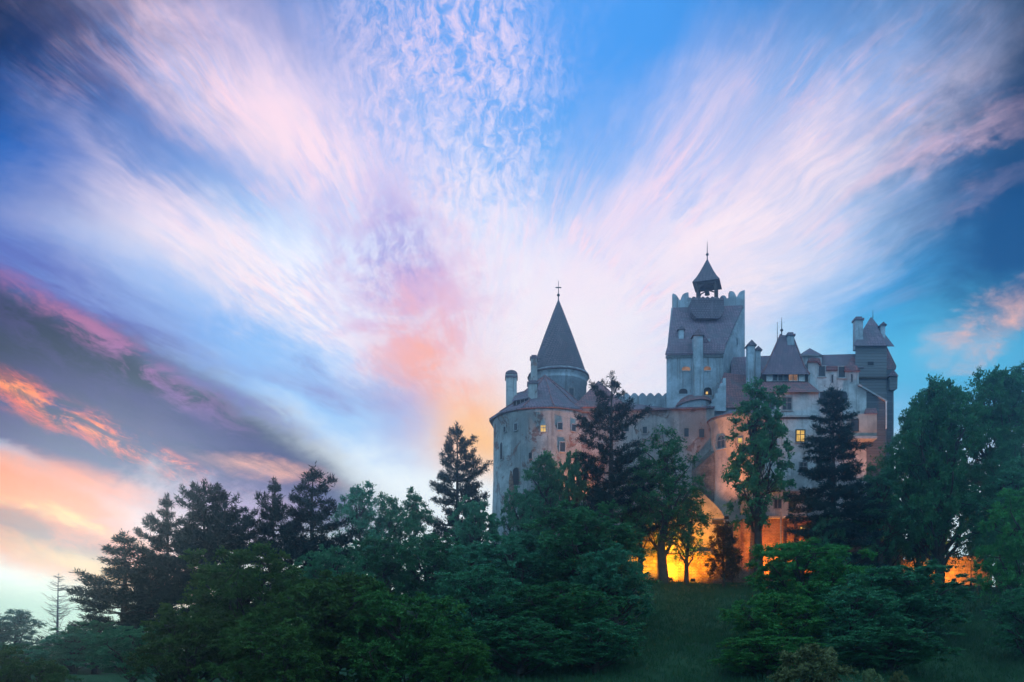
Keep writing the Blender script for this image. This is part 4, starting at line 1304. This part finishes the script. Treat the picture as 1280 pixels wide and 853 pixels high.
def deciduous(seed, H, W, bole=.28, clumps=120, per=260, leaf=.2, mat='leaf_mid', cr=.13, lobes=8, top=1.0, open_=.0, bark='bark', limbs=True, dome=False):
    """crown of leaf sprays on twigs round limb ends; returns (crown mesh, trunk mesh), base at origin"""
    rng = np.random.default_rng(seed)
    z0 = H * bole
    # lobes of the crown
    lc, lr = [], []
    for i in range(lobes):
        t = (i + .5) / lobes
        zz = z0 + (H - z0) * (.15 + .72 * t)
        rad = W * .5 * (math.sin(math.pi * (.18 + .66 * t)) ** .8) * (1 - .25 * t * top)
        if dome:
            rad = W * .5 * math.sqrt(max(.05, 1 - (max(0, t - .4) / .68) ** 2)) * (.7 + .3 * min(1, t * 2.5))
        a = i * 2.4 + rng.uniform(-.5, .5)
        off = rad * (rng.uniform(.35, .62) if not dome else rng.uniform(.25, .72))
        lc.append((off * math.cos(a), off * math.sin(a), zz))
        if dome:
            q_ = W * .5 * rng.uniform(.26, .42)
            lr.append((q_, q_, q_ * rng.uniform(.75, 1.0)))
        else:
            lr.append((rad * rng.uniform(.5, .68), rad * rng.uniform(.5, .68), (H - z0) * rng.uniform(.15, .23)))
    lc.append((rng.uniform(-.05, .05) * W, rng.uniform(-.05, .05) * W, H * (1 - .11)))
    lr.append((W * .16, W * .16, H * .11))
    lc, lr = np.array(lc), np.array(lr)
    k = rng.choice(len(lc), clumps, p=(lr[:, 0] * lr[:, 2]) ** .8 / ((lr[:, 0] * lr[:, 2]) ** .8).sum())
    d = unit(rng.normal(size=(clumps, 3)) * (1, 1, .9) + (0, 0, .25))
    cc = lc[k] + d * lr[k] * rng.uniform(.55, 1.08, (clumps, 1))
    crad = W * cr * rng.uniform(.6, 1.25, clumps)
    # twigs
    ntw = 12
    tw_c = np.repeat(cc, ntw, 0)
    out_ = unit(np.repeat(d, ntw, 0) * (1.0 if dome else .3) + unit(tw_c - np.array([0, 0, z0 + (H - z0) * .4])) * .6)
    tw_d = unit(out_ * .45 + rng.normal(size=tw_c.shape) * (.7, .7, .62) + np.array([0, 0, .30]))
    tw_l = np.repeat(crad, ntw) * rng.uniform(.65, 1.35, len(tw_c))
    nl = max(4, per // ntw)
    t = rng.uniform(.05, 1.0, (len(tw_c), nl, 1)) ** .8
    base = tw_c[:, None, :] + tw_d[:, None, :] * tw_l[:, None, None] * t
    base[..., 2] -= (t[..., 0] ** 2) * tw_l[:, None] * .22          # tips droop
    base += rng.normal(size=base.shape) * (tw_l[:, None, None] * .13) * (1, 1, .6)
    c = base.reshape(-1, 3)
    ax = unit(np.repeat(tw_d, nl, 0) * .6 + rng.normal(size=c.shape) * .6 + np.array([0, 0, -.15]))
    nm = unit(rng.normal(size=c.shape) * .6 + np.array([0, 0, 1.0]))
    ln = leaf * rng.uniform(.7, 1.35, len(c))
    if open_:
        keep_ = rng.random(len(c)) > open_
        c, ax, nm, ln = c[keep_], ax[keep_], nm[keep_], ln[keep_]
    crown = mesh_of('crown', leaf_quads(c, ax, nm, ln, ln * .62), M[mat])
    mb = MB()
    r0 = .022 * H + .02 * W * .5
    tp = [Vector((0, 0, -.6)), Vector((0, 0, .1)), Vector((rng.uniform(-.02, .02) * H, rng.uniform(-.02, .02) * H, H * .25)),
          Vector((rng.uniform(-.03, .03) * H, rng.uniform(-.03, .03) * H, H * .5)), Vector((rng.uniform(-.03, .03) * H, rng.uniform(-.03, .03) * H, H * .78))]
    mb.tube(tp, [r0 * 1.5, r0 * 1.15, r0 * .85, r0 * .55, r0 * .15], 8)
    if limbs:
        def trunk_pt(z):
            for a, b in zip(tp, tp[1:]):
                if a.z <= z <= b.z:
                    return a.lerp(b, (z - a.z) / (b.z - a.z))
            return tp[-1]
        ends = []
        for q in lc:
            s = trunk_pt(max(z0 * .85, min(H * .74, q[2] - (Vector(q) - Vector((0, 0, q[2]))).length * .9 - .05 * H)))
            e_ = Vector(q)
            pts = bend(s, e_, -.07, 5, rng, .025)
            mb.tube(pts, list(np.linspace(r0 * .5, r0 * .14, 6)), 6)
            ends.append(pts)
        for i in range(0, clumps, 2):
            pts = ends[k[i]]
            s = pts[rng.integers(2, 6)]
            mb.tube(bend(s, Vector(cc[i]), -.06, 3, rng, .04), [r0 * .14, r0 * .1, r0 * .07, r0 * .03], 4)
    return crown, mesh_from_mb('trunk', mb, M[bark])


def tufts(c, d, rng, n, ln, wd, spread=.75):
    """needle tufts: n blades fanning round direction d at each c"""
    c = np.repeat(c, n, 0)
    d = np.repeat(d, n, 0)
    a = unit(d * 1.0 + rng.normal(size=c.shape) * spread)
    nm = unit(rng.normal(size=c.shape))
    l = ln * rng.uniform(.6, 1.25, len(c))
    p = c + rng.normal(size=c.shape) * ln * .3
    return leaf_quads(p + a * l[:, None] * .5, a, nm, l, np.full(len(c), wd) * rng.uniform(.7, 1.3, len(c)))


def pine(seed, H, W, bare=.3, whorls=13, blades=26, forks=1, flat=.5, mat='needle', crown_pow=.8, tuft=.46, sparse=0.0, top_w=.35):
    """dark pine: limbs in irregular whorls, each a plate of upturned needle tufts"""
    rng = np.random.default_rng(seed)
    mb = MB()
    C_, D_ = [], []
    for f in range(forks):
        ox = 0 if forks == 1 else (f - (forks - 1) / 2) * W * .22
        Hf = H * (1 if f == 0 else rng.uniform(.9, .98))
        r0 = .016 * H + .05
        tp = [Vector((ox * .4, 0, -.6)), Vector((ox * .5, 0, .1)), Vector((ox * .8 + rng.uniform(-.1, .1), rng.uniform(-.1, .1), Hf * .4)),
              Vector((ox + rng.uniform(-.2, .2), rng.uniform(-.2, .2), Hf * .75)), Vector((ox + rng.uniform(-.15, .15), 0, Hf * .985))]
        mb.tube(tp, [r0 * 1.3, r0 * 1.1, r0 * .8, r0 * .42, .03], 8)
        for wi in range(whorls):
            t = bare + (1 - bare) * (wi + rng.uniform(.1, .7)) / whorls
            if sparse and rng.random() < sparse and wi < whorls - 2:
                continue
            z = Hf * min(bare + (t - bare) * .95, .95)
            p = (t - bare) / (1 - bare)
            rl = W * .5 * (max(.0, (1 - p)) ** crown_pow * (.55 + .45 * min(1, p * 3.2 + .35)) + top_w * .22) * rng.uniform(.75, 1.15)
            nb = int(rng.integers(5, 8)) if p < .85 else 4
            a0 = rng.uniform(0, 6.28)
            for b in range(nb):
                a = a0 + b * 6.283 / nb + rng.uniform(-.35, .35)
                L_ = rl * rng.uniform(.42, 1.22)
                tc_ = min(max(z, 0), Hf * .98)
                s = tp[1].lerp(tp[2], tc_ / (Hf * .4)) if tc_ < Hf * .4 else (tp[2].lerp(tp[3], (tc_ - Hf * .4) / (Hf * .35)) if tc_ < Hf * .75 else tp[3].lerp(tp[4], min(1, (tc_ - Hf * .75) / (Hf * .235))))
                rise = (.05 + .5 * p ** 1.6) * L_ + rng.uniform(-.1, .12) * L_
                e_ = s + Vector((math.cos(a) * L_, math.sin(a) * L_, rise))
                pts = bend(s, e_, -.06, 4, rng, .02)
                mb.tube(pts, list(np.linspace(.02 * L_ + .03, .02, 5)), 5)
                nbr = max(3, int(L_ * 2.6))
                for j in range(nbr):
                    tt = .30 + .7 * (j + rng.random()) / nbr
                    seg = min(3, int(tt * 4))
                    q = pts[seg].lerp(pts[seg + 1], tt * 4 - seg)
                    sd = 1 if j % 2 else -1
                    aa = a + sd * rng.uniform(.3, 1.0)
                    bl = L_ * .30 * (1.15 - .55 * tt) * rng.uniform(.6, 1.2) + .18
                    q2 = q + Vector((math.cos(aa) * bl, math.sin(aa) * bl, bl * rng.uniform(.05, .45)))
                    for g in np.arange(.35, 1.01, max(.2, .38 / max(bl, .4))):
                        C_.append(q.lerp(q2, g)[:])
                        D_.append((math.cos(aa) * .55, math.sin(aa) * .55, .75 - flat * .3))
                C_.append(e_[:]); D_.append((math.cos(a) * .6, math.sin(a) * .6, .8))
        # leader candles
        for g in range(6):
            C_.append((tp[4].x, tp[4].y, Hf * (.93 + .013 * g))); D_.append((rng.uniform(-.2, .2), rng.uniform(-.2, .2), 1.6))
    C_, D_ = np.array(C_), unit(np.array(D_))
    Vq = tufts(C_, D_, rng, blades, tuft, .08, 1.0)
    return mesh_of('crown', Vq, M[mat]), mesh_from_mb('trunk', mb, M['bark'])


def spruce(seed, H, W, mat='needle_soft', whorls=20, blades=14, bare=.06):
    """conical spruce: dense drooping limbs with hanging sprays"""
    rng = np.random.default_rng(seed)
    mb = MB()
    r0 = .014 * H + .06
    mb.tube([Vector((0, 0, -.6)), Vector((0, 0, .1)), Vector((.05, 0, H * .5)), Vector((0, 0, H * .99))], [r0 * 1.3, r0, r0 * .6, .02], 8)
    C_, D_ = [], []
    for wi in range(whorls):
        p = (wi + rng.uniform(0, .5)) / whorls
        z = H * (bare + (1 - bare) * p)
        L0 = W * .5 * (1 - p) ** .66 * min(1, .75 + p) + .1
        nb = int(rng.integers(6, 9))
        a0 = rng.uniform(0, 6.28)
        for b in range(nb):
            a = a0 + b * 6.283 / nb + rng.uniform(-.3, .3)
            L_ = L0 * rng.uniform(.42, 1.25)
            s = Vector((0, 0, z))
            e_ = s + Vector((math.cos(a) * L_, math.sin(a) * L_, (-.18 + .75 * p ** 2) * L_))
            pts = bend(s, e_, -.05 if p < .6 else .0, 4, rng, .015)
            mb.tube(pts, list(np.linspace(.016 * L_ + .025, .012, 5)), 4)
            n_ = max(3, int(L_ * 4.2))
            for j in range(n_):
                tt = .18 + .82 * (j + rng.random()) / n_
                seg = min(3, int(tt * 4))
                q = pts[seg].lerp(pts[seg + 1], tt * 4 - seg)
                aa = a + (1 if j % 2 else -1) * rng.uniform(.4, 1.1)
                bl = (L_ * .26 * (1.1 - .6 * tt) + .12) * rng.uniform(.6, 1.2)
                for g in (.35, .75, 1.0):
                    C_.append((q.x + math.cos(aa) * bl * g, q.y + math.sin(aa) * bl * g, q.z - bl * .22 * g))
                    D_.append((math.cos(aa) * .8, math.sin(aa) * .8, -.05 + .5 * p))
            C_.append(e_[:]); D_.append((math.cos(a), math.sin(a), .3 + p))
    for g in range(4):
        C_.append((0, 0, H * (.95 + .013 * g))); D_.append((rng.uniform(-.3, .3), rng.uniform(-.3, .3), 1))
    Vq = tufts(np.array(C_), unit(np.array(D_)), rng, blades, .42, .075, .7)
    return mesh_of('crown', Vq, M[mat]), mesh_from_mb('trunk', mb, M['bark'])


def bare_larch(seed, H, W):
    rng = np.random.default_rng(seed)
    mb, tw = MB(), MB()
    mb.tube([Vector((0, 0, -.6)), Vector((0, 0, H * .5)), Vector((.1, 0, H))], [.2, .12, .015], 7)
    for i in range(85):
        p = rng.random() ** .8
        z = H * (.12 + .86 * p)
        L_ = W * .5 * (1 - p) ** .75 * rng.uniform(.6, 1.1) + .25
        a = rng.uniform(0, 6.28)
        s = Vector((.1 * z / H, 0, z))
        e_ = s + Vector((math.cos(a) * L_, math.sin(a) * L_, L_ * rng.uniform(.15, .6)))
        pts = bend(s, e_, -.12, 4, rng, .02)
        tw.tube(pts, list(np.linspace(.045, .012, 5)), 4)
        for j in range(int(3 + L_ * 4)):
            tt = rng.uniform(.25, 1)
            seg = min(3, int(tt * 4))
            q = pts[seg].lerp(pts[seg + 1], tt * 4 - seg)
            aa = a + rng.choice([-1, 1]) * rng.uniform(.4, 1.1)
            bl = rng.uniform(.2, .55)
            tw.tube([q, q + Vector((math.cos(aa) * bl, math.sin(aa) * bl, bl * rng.uniform(.0, .6)))], [.016, .007], 3)
    return mesh_from_mb('branches', tw, M['bark_grey']), mesh_from_mb('trunk', mb, M['bark_grey'])


def plant(name, label, cat, meshes, H0, W0, u, vtop, y, width, base=None, rot=0.0, group=None, sink=0.0):
    """set a plant whose top shows at (u, vtop) at distance y, crown width given in survey units"""
    x = (u - U0) / F * y
    gzz = (gz(x, y) if base is None else zat(base, y)) - sink
    h = zat(vtop, y) - gzz
    w = width / F * y
    o = thing(name, label, cat, (x, y, gzz), group)
    o.rotation_euler = (0, 0, rot)
    o.scale = (w / W0, w / W0, h / H0)
    for nm, me in zip(('crown', 'trunk'), meshes):
        if me is None:
            continue
        c = bpy.data.objects.new('branches' if me.name.startswith('branches') else nm, me)
        COL.objects.link(c)
        c.parent = o
    return o


# one of each kind; the rest are copies at their own size and turn
BROAD_A = deciduous(11, 10, 12, .08, 250, 300, .20, 'leaf_front', .06, 24, dome=True)
BROAD_B = deciduous(12, 10, 12, .08, 250, 300, .23, 'leaf_front', .06, 26, dome=True)
MID_A = deciduous(21, 14, 13, .10, 260, 280, .26, 'leaf_mid', .06, 26, dome=True)
MID_B = deciduous(22, 14, 13, .10, 260, 280, .24, 'leaf_mid', .06, 24, dome=True)
MID_C = deciduous(23, 14, 14, .08, 260, 280, .28, 'leaf_mid', .06, 28, dome=True)
AIRY_A = deciduous(31, 15, 9, .25, 110, 190, .26, 'leaf_mid', .115, 9, open_=.1)
AIRY_B = deciduous(32, 22, 12, .12, 260, 260, .27, 'leaf_mid', .095, 19)
DOME = deciduous(36, 20, 17, .10, 330, 270, .28, 'leaf_mid', .07, 26, dome=True)
AIRY_D = deciduous(35, 22, 12, .16, 170, 200, .27, 'leaf_mid', .095, 16, open_=.3)
SPARSE = deciduous(34, 14, 9, .2, 110, 150, .24, 'leaf_mid', .10, 13, open_=.25)
AIRY_C = deciduous(33, 22, 11, .24, 150, 230, .30, 'leaf_mid', .085, 15, open_=.1)
PALE_A = deciduous(41, 12, 7, .2, 100, 170, .22, 'leaf_pale', .11, 9, open_=.15)
LIME_A = deciduous(51, 11, 12, .08, 250, 300, .22, 'leaf_bright', .06, 25, dome=True)
LIME_B = deciduous(52, 11, 12, .08, 250, 300, .22, 'leaf_bright', .06, 24, dome=True)
ROUND = deciduous(61, 8, 6, .12, 110, 220, .18, 'leaf_rust', .12, 8)
BUSH = deciduous(71, 3, 4, .04, 80, 220, .15, 'leaf_dry', .10, 12, limbs=False)
PINE_A = pine(81, 16, 9, .14, 15, crown_pow=.52, top_w=.05, flat=.8)
PINE_B = pine(82, 16, 9, .40, 10, flat=.8, forks=2, crown_pow=.55, top_w=.8)
PINE_C = pine(83, 16, 9, .08, 17, crown_pow=.52, top_w=.05, flat=.8)
PINE_D = pine(84, 18, 11, .10, 16, crown_pow=.52, top_w=.05, flat=.8, mat='needle_soft')
PINE_E = pine(85, 24, 13, .20, 15, top_w=.05, flat=.8, mat='needle_soft', sparse=.12, crown_pow=.55)
SPRUCE = spruce(91, 22, 11)
LARCH = bare_larch(95, 14, 6)

T_PINE, T_DEC, T_FRONT = 'dark pines on the left skyline', 'leafy trees on the castle hill', 'broad leafy trees at the front of the hill'
# --- left edge
plant('leafy_tree', 'hazy grey green tree at the lower left edge before the yellow sky', 'tree', PALE_A, 12, 7, 22, 762, 118, 80, rot=.4, group=T_DEC)
plant('leafy_tree', 'dim hazy tree cut by the left edge of the view', 'tree', PALE_A, 12, 7, -6, 774, 112, 84, rot=3.0, group=T_DEC)
plant('leafy_tree', 'bushy tree at the bottom between the larch and the leftmost pine', 'tree', MID_B, 14, 13, 118, 776, 92, 110, rot=1.7, group=T_DEC)
plant('leafy_tree', 'low leafy tree under the hazy grey green tree at the lower left', 'tree', MID_C, 14, 14, 28, 806, 90, 110, rot=2.6, group=T_DEC)
plant('leafy_tree', 'low pale bushy tree at the foot of the bare larch', 'tree', PALE_A, 12, 7, 58, 800, 104, 80, rot=1.4, group=T_DEC)
plant('larch_tree', 'bare grey larch with thin twigs between pale tree and first pine', 'tree', LARCH, 14, 6, 72, 716, 112, 66)
plant('shrub', 'dark shrub in the bottom left corner of the view', 'shrub', BROAD_A, 10, 12, -4, 812, 58, 90, rot=2.0)
plant('leafy_tree', 'green rounded tree below the leftmost dark pine', 'tree', MID_A, 14, 13, 92, 792, 84, 120, rot=2.2, group=T_DEC)
plant('leafy_tree', 'shadowed tree at the bottom between the rounded tree and the wide front tree', 'tree', MID_B, 14, 13, 165, 782, 76, 130, rot=3.2, group=T_DEC)
plant('shrub', 'low green bush at the bottom edge right of the dark corner shrub', 'shrub', BROAD_B, 10, 12, 52, 826, 60, 90, rot=4.0)
# --- skyline pines
plant('pine_tree', 'leftmost dark pine, lowest of the skyline pines, leaning crown', 'tree', PINE_C, 16, 9, 156, 668, 96, 160, rot=.3, group=T_PINE)
plant('pine_tree', 'slim dark pine second from the left, beside the umbrella topped pine', 'tree', PINE_A, 16, 9, 209, 621, 104, 92, rot=1.1, group=T_PINE)
plant('pine_tree', 'umbrella topped pine with two bare forked trunks showing sky between', 'tree', PINE_B, 16, 9, 268, 603, 102, 104, rot=.2, group=T_PINE)
plant('pine_tree', 'ragged dark pine with a lone tuft above its left shoulder', 'tree', PINE_A, 16, 9, 343, 601, 104, 98, rot=2.6, group=T_PINE)
plant('pine_tree', 'dense dark pine, tallest of the skyline pair left of the pale green trees', 'tree', PINE_C, 16, 9, 391, 586, 102, 128, rot=4.0, group=T_PINE)
plant('pine_tree', 'shorter dark pine filling the gap between the leftmost pine and the slim pine', 'tree', PINE_A, 16, 9, 190, 690, 96, 80, rot=3.3, group=T_PINE)
# --- pale trees in the saddle
plant('leafy_tree', 'light green feathery tree right of the dense dark pine', 'tree', AIRY_A, 15, 9, 449, 608, 122, 78, rot=.5, group=T_DEC)
plant('leafy_tree', 'hazy green tree with forked top in the middle of the saddle', 'tree', AIRY_A, 15, 9, 488, 622, 124, 66, rot=2.5, group=T_DEC)
plant('leafy_tree', 'narrow hazy tree just left of the layered pine by the bastion', 'tree', AIRY_A, 15, 9, 518, 618, 128, 60, rot=4.2, group=T_DEC)
plant('leafy_tree', 'mid green tree below the saddle, under the forked top tree', 'tree', MID_B, 14, 13, 470, 672, 108, 130, rot=1.0, group=T_DEC)
plant('leafy_tree', 'bushy tree at the feet of the dense dark pine', 'tree', MID_C, 14, 14, 420, 690, 96, 120, rot=3.0, group=T_DEC)
plant('pine_tree', 'layered pine standing alone just left of the round bastion', 'tree', PINE_D, 18, 11, 572, 531, 141, 100, rot=.8)
plant('leafy_tree', 'rounded green tree hiding the foot of the layered pine', 'tree', MID_A, 14, 13, 592, 628, 128, 92, rot=.2, group=T_DEC)
plant('leafy_tree', 'green tree on the slope below the layered pine', 'tree', MID_C, 14, 14, 535, 672, 112, 120, rot=5.1, group=T_DEC)
# --- broad trees, left front
plant('leafy_tree', 'broad dark tree rising to a peak at the left front', 'tree', BROAD_A, 10, 12, 312, 698, 70, 230, rot=.7, group=T_FRONT)
plant('leafy_tree', 'low wide dark tree left of the peaked front tree', 'tree', BROAD_B, 10, 12, 238, 765, 64, 170, rot=2.7, group=T_FRONT)
plant('leafy_tree', 'olive green spreading tree with pointed sprays, centre left front', 'tree', BROAD_B, 10, 12, 408, 722, 64, 240, rot=1.9, group=T_FRONT)
plant('leafy_tree', 'olive green tree sloping down toward the middle of the view', 'tree', BROAD_A, 10, 12, 496, 740, 62, 210, rot=4.4, group=T_FRONT)
plant('leafy_tree', 'low olive tree at the bottom edge left of the big green tree', 'tree', BROAD_B, 10, 12, 568, 800, 60, 130, rot=5.6, group=T_FRONT)
plant('leafy_tree', 'dark tree at the bottom edge below the peaked front tree', 'tree', BROAD_A, 10, 12, 340, 780, 58, 200, rot=3.6, group=T_FRONT)
# --- big green mass, centre
plant('leafy_tree', 'great rounded green tree, largest of the middle of the hill', 'tree', MID_A, 14, 13, 728, 638, 98, 210, rot=.1, group=T_FRONT)
plant('leafy_tree', 'tall green tree left of the great rounded tree', 'tree', MID_B, 14, 13, 640, 668, 98, 180, rot=1.6, group=T_FRONT)
plant('leafy_tree', 'lower green tree leaning over the dark lawn, right of the great rounded tree', 'tree', MID_C, 14, 14, 768, 690, 92, 140, rot=3.7, group=T_FRONT)
plant('leafy_tree', 'green tree in front of the great rounded tree, lower middle', 'tree', MID_B, 14, 13, 700, 728, 84, 190, rot=4.6, group=T_FRONT)
plant('leafy_tree', 'green tree on the left flank of the middle clump', 'tree', MID_A, 14, 13, 600, 708, 88, 170, rot=3.9, group=T_FRONT)
plant('leafy_tree', 'low green tree at the bottom edge under the middle clump', 'tree', MID_C, 14, 14, 650, 775, 76, 170, rot=2.4, group=T_FRONT)
# --- before the bastion
plant('leafy_tree', 'thin airy birch like tree veiling the foot of the bastion', 'tree', AIRY_A, 15, 9, 683, 568, 144, 78, rot=1.3, group=T_DEC)
plant('leafy_tree', 'dark bushy tree between the bastion and the tall sparse pine', 'tree', MID_B, 14, 13, 716, 562, 141, 62, rot=2.2, group=T_DEC)
plant('leafy_tree', 'small green tree at the base of the bastion', 'tree', MID_A, 14, 13, 655, 612, 139, 70, rot=5.2, group=T_DEC)
plant('pine_tree', 'tall sparse pine standing in front of the castle wing', 'tree', PINE_E, 24, 13, 764, 466, 134, 128, rot=.6)
plant('leafy_tree', 'dark spreading tree before the pinkish wing with firelit gaps', 'tree', AIRY_D, 22, 12, 830, 541, 133, 118, rot=.9, group=T_DEC)
plant('leafy_tree', 'dark low tree at the orange rubble wall under the spreading tree', 'tree', SPARSE, 14, 9, 800, 590, 134.5, 80, rot=2.0, group=T_DEC)
plant('leafy_tree', 'thin leafy tree half veiling the yellow lit gable', 'tree', SPARSE, 14, 9, 858, 606, 134, 66, rot=.9, group=T_DEC)
plant('round_tree', 'small round reddish dark tree beside the yellow outbuilding', 'tree', ROUND, 8, 6, 905, 656, 135.5, 46, rot=.5)
plant('leafy_tree', 'tall slender tree with long bare trunk before the gate tower', 'tree', AIRY_C, 22, 11, 949, 478, 135, 104, rot=2.4, group=T_DEC)
plant('spruce_tree', 'dark conical spruce in front of the whitewashed wing', 'tree', SPRUCE, 22, 11, 1041, 484, 135, 132, rot=.2)
plant('leafy_tree', 'dark leafy tree between the spruce and the right hand grove', 'tree', AIRY_C, 22, 11, 1099, 586, 136, 84, rot=4.0, group=T_DEC)
plant('leafy_tree', 'low dark tree at the foot of the spruce beside the brick wall', 'tree', MID_B, 14, 13, 1036, 640, 133, 56, rot=3.1, group=T_DEC)
# --- right grove
plant('leafy_tree', 'tall broad tree right of the boarded tower with firelit trunk', 'tree', DOME, 20, 17, 1174, 474, 137, 160, rot=3.0, group=T_DEC)
plant('leafy_tree', 'highest tree of the right grove touching the right edge', 'tree', DOME, 20, 17, 1252, 458, 143, 170, rot=5.0, group=T_DEC)
plant('leafy_tree', 'dark tree behind the street lamp at the right', 'tree', AIRY_B, 22, 12, 1262, 560, 131, 120, rot=1.2, group=T_DEC)
plant('leafy_tree', 'thinner tree between the boarded tower and the tall broad tree', 'tree', DOME, 20, 17, 1148, 505, 140, 88, rot=.3, group=T_DEC)
plant('leafy_tree', 'low leafy tree behind the orange terrace wall', 'tree', MID_A, 14, 13, 1150, 628, 147, 90, rot=.8, group=T_DEC)
plant('leafy_tree', 'small tree between the firelit trunk and the gallery', 'tree', SPARSE, 14, 9, 1112, 622, 138, 60, rot=2.9, group=T_DEC)
# --- right front
plant('leafy_tree', 'bright green tree in front of the brick retaining wall', 'tree', LIME_A, 11, 12, 1003, 676, 96, 175, rot=.4, group=T_FRONT)
plant('leafy_tree', 'bright green bushy tree low on the lawn edge, left of the dark front tree', 'tree', LIME_B, 11, 12, 966, 742, 84, 150, rot=1.8, group=T_FRONT)
plant('leafy_tree', 'dark green domed tree at the right front', 'tree', MID_A, 14, 13, 1135, 706, 88, 200, rot=2.5, group=T_FRONT)
plant('leafy_tree', 'dark green tree at the bottom between the bright tree and the domed tree', 'tree', MID_C, 14, 14, 1068, 735, 84, 150, rot=.9, group=T_FRONT)
plant('leafy_tree', 'lush green tree filling the right edge below the grove', 'tree', LIME_B, 11, 12, 1292, 610, 104, 140, rot=3.4, group=T_FRONT)
plant('leafy_tree', 'shadowy tree in the bottom right corner', 'tree', MID_B, 14, 13, 1285, 735, 80, 120, rot=5.5, group=T_FRONT)
plant('leafy_tree', 'young green tree at the bottom edge left of the dark lawn', 'tree', MID_A, 14, 13, 745, 778, 78, 150, rot=1.1, group=T_FRONT)
plant('leafy_tree', 'low bright green tree at the bottom edge right of the dark lawn', 'tree', LIME_A, 11, 12, 960, 795, 74, 150, rot=2.8, group=T_FRONT)
plant('leafy_tree', 'low dark green tree at the bottom edge under the domed tree', 'tree', MID_B, 14, 13, 1110, 785, 74, 190, rot=0.2, group=T_FRONT)
plant('shrub', 'dry olive shrub at the bottom edge below the bright green tree', 'shrub', BUSH, 3, 4, 1016, 811, 60, 110, rot=.3)
for lab, u, v, y, w, r in (('small yellowish sprig, left one of the pair at the bottom edge', 1088, 840, 58, 34, 1.0), ('small yellowish sprig, right one of the pair at the bottom edge', 1124, 842, 58, 30, 2.0)):
    plant('shrub', lab, 'shrub', BUSH, 3, 4, u, v, y, w, rot=r)

# ---------------------------------------------------------------- meadow grass on the slope
def build_grass():
    rng = np.random.default_rng(5)
    n = 40000
    y = 68 + 70 * rng.random(n) ** .8
    x = (rng.uniform(520, 1290, n) - U0) / F * y
    z = hill(x, y)
    k = 4
    c = np.repeat(np.stack([x, y, z], -1), k, 0) + rng.normal(size=(n * k, 3)) * (.12, .12, 0)
    a = unit(rng.normal(size=c.shape) * .35 + np.array([0, 0, 1.0]))
    nm = unit(rng.normal(size=c.shape) * (1, 1, .1))
    h = rng.uniform(.2, .75, n * k) * np.repeat(rng.uniform(.5, 1.3, n), k)
    me = mesh_of('grass', leaf_quads(c + a * h[:, None] * .45, a, nm, h, np.full(n * k, .05)), M['grass_blade'])
    o = bpy.data.objects.new('grass', me)
    COL.objects.link(o)
    tag(o, 'tall meadow grass on the dark slope below the castle', 'grass')
    o['kind'] = 'stuff'


build_grass()

# ---------------------------------------------------------------- evening haze over the hill
HAZE = 0.00105
def build_haze():
    mb = MB().prism([(-530, -530), (530, -530), (530, 530), (-530, 530)], -28, 73)
    m, nt, N, L, out = new_mat('haze')
    v = N.new('ShaderNodeVolumePrincipled')
    v.inputs['Color'].default_value = (.40, .70, 1.0, 1)
    v.inputs['Density'].default_value = HAZE
    v.inputs['Anisotropy'].default_value = .91
    L.new(v.outputs[0], out.inputs['Volume'])
    o = mb.build('haze', m)
    o['kind'] = 'stuff'
    o['label'] = 'thin blue evening haze over the hill'


build_haze()
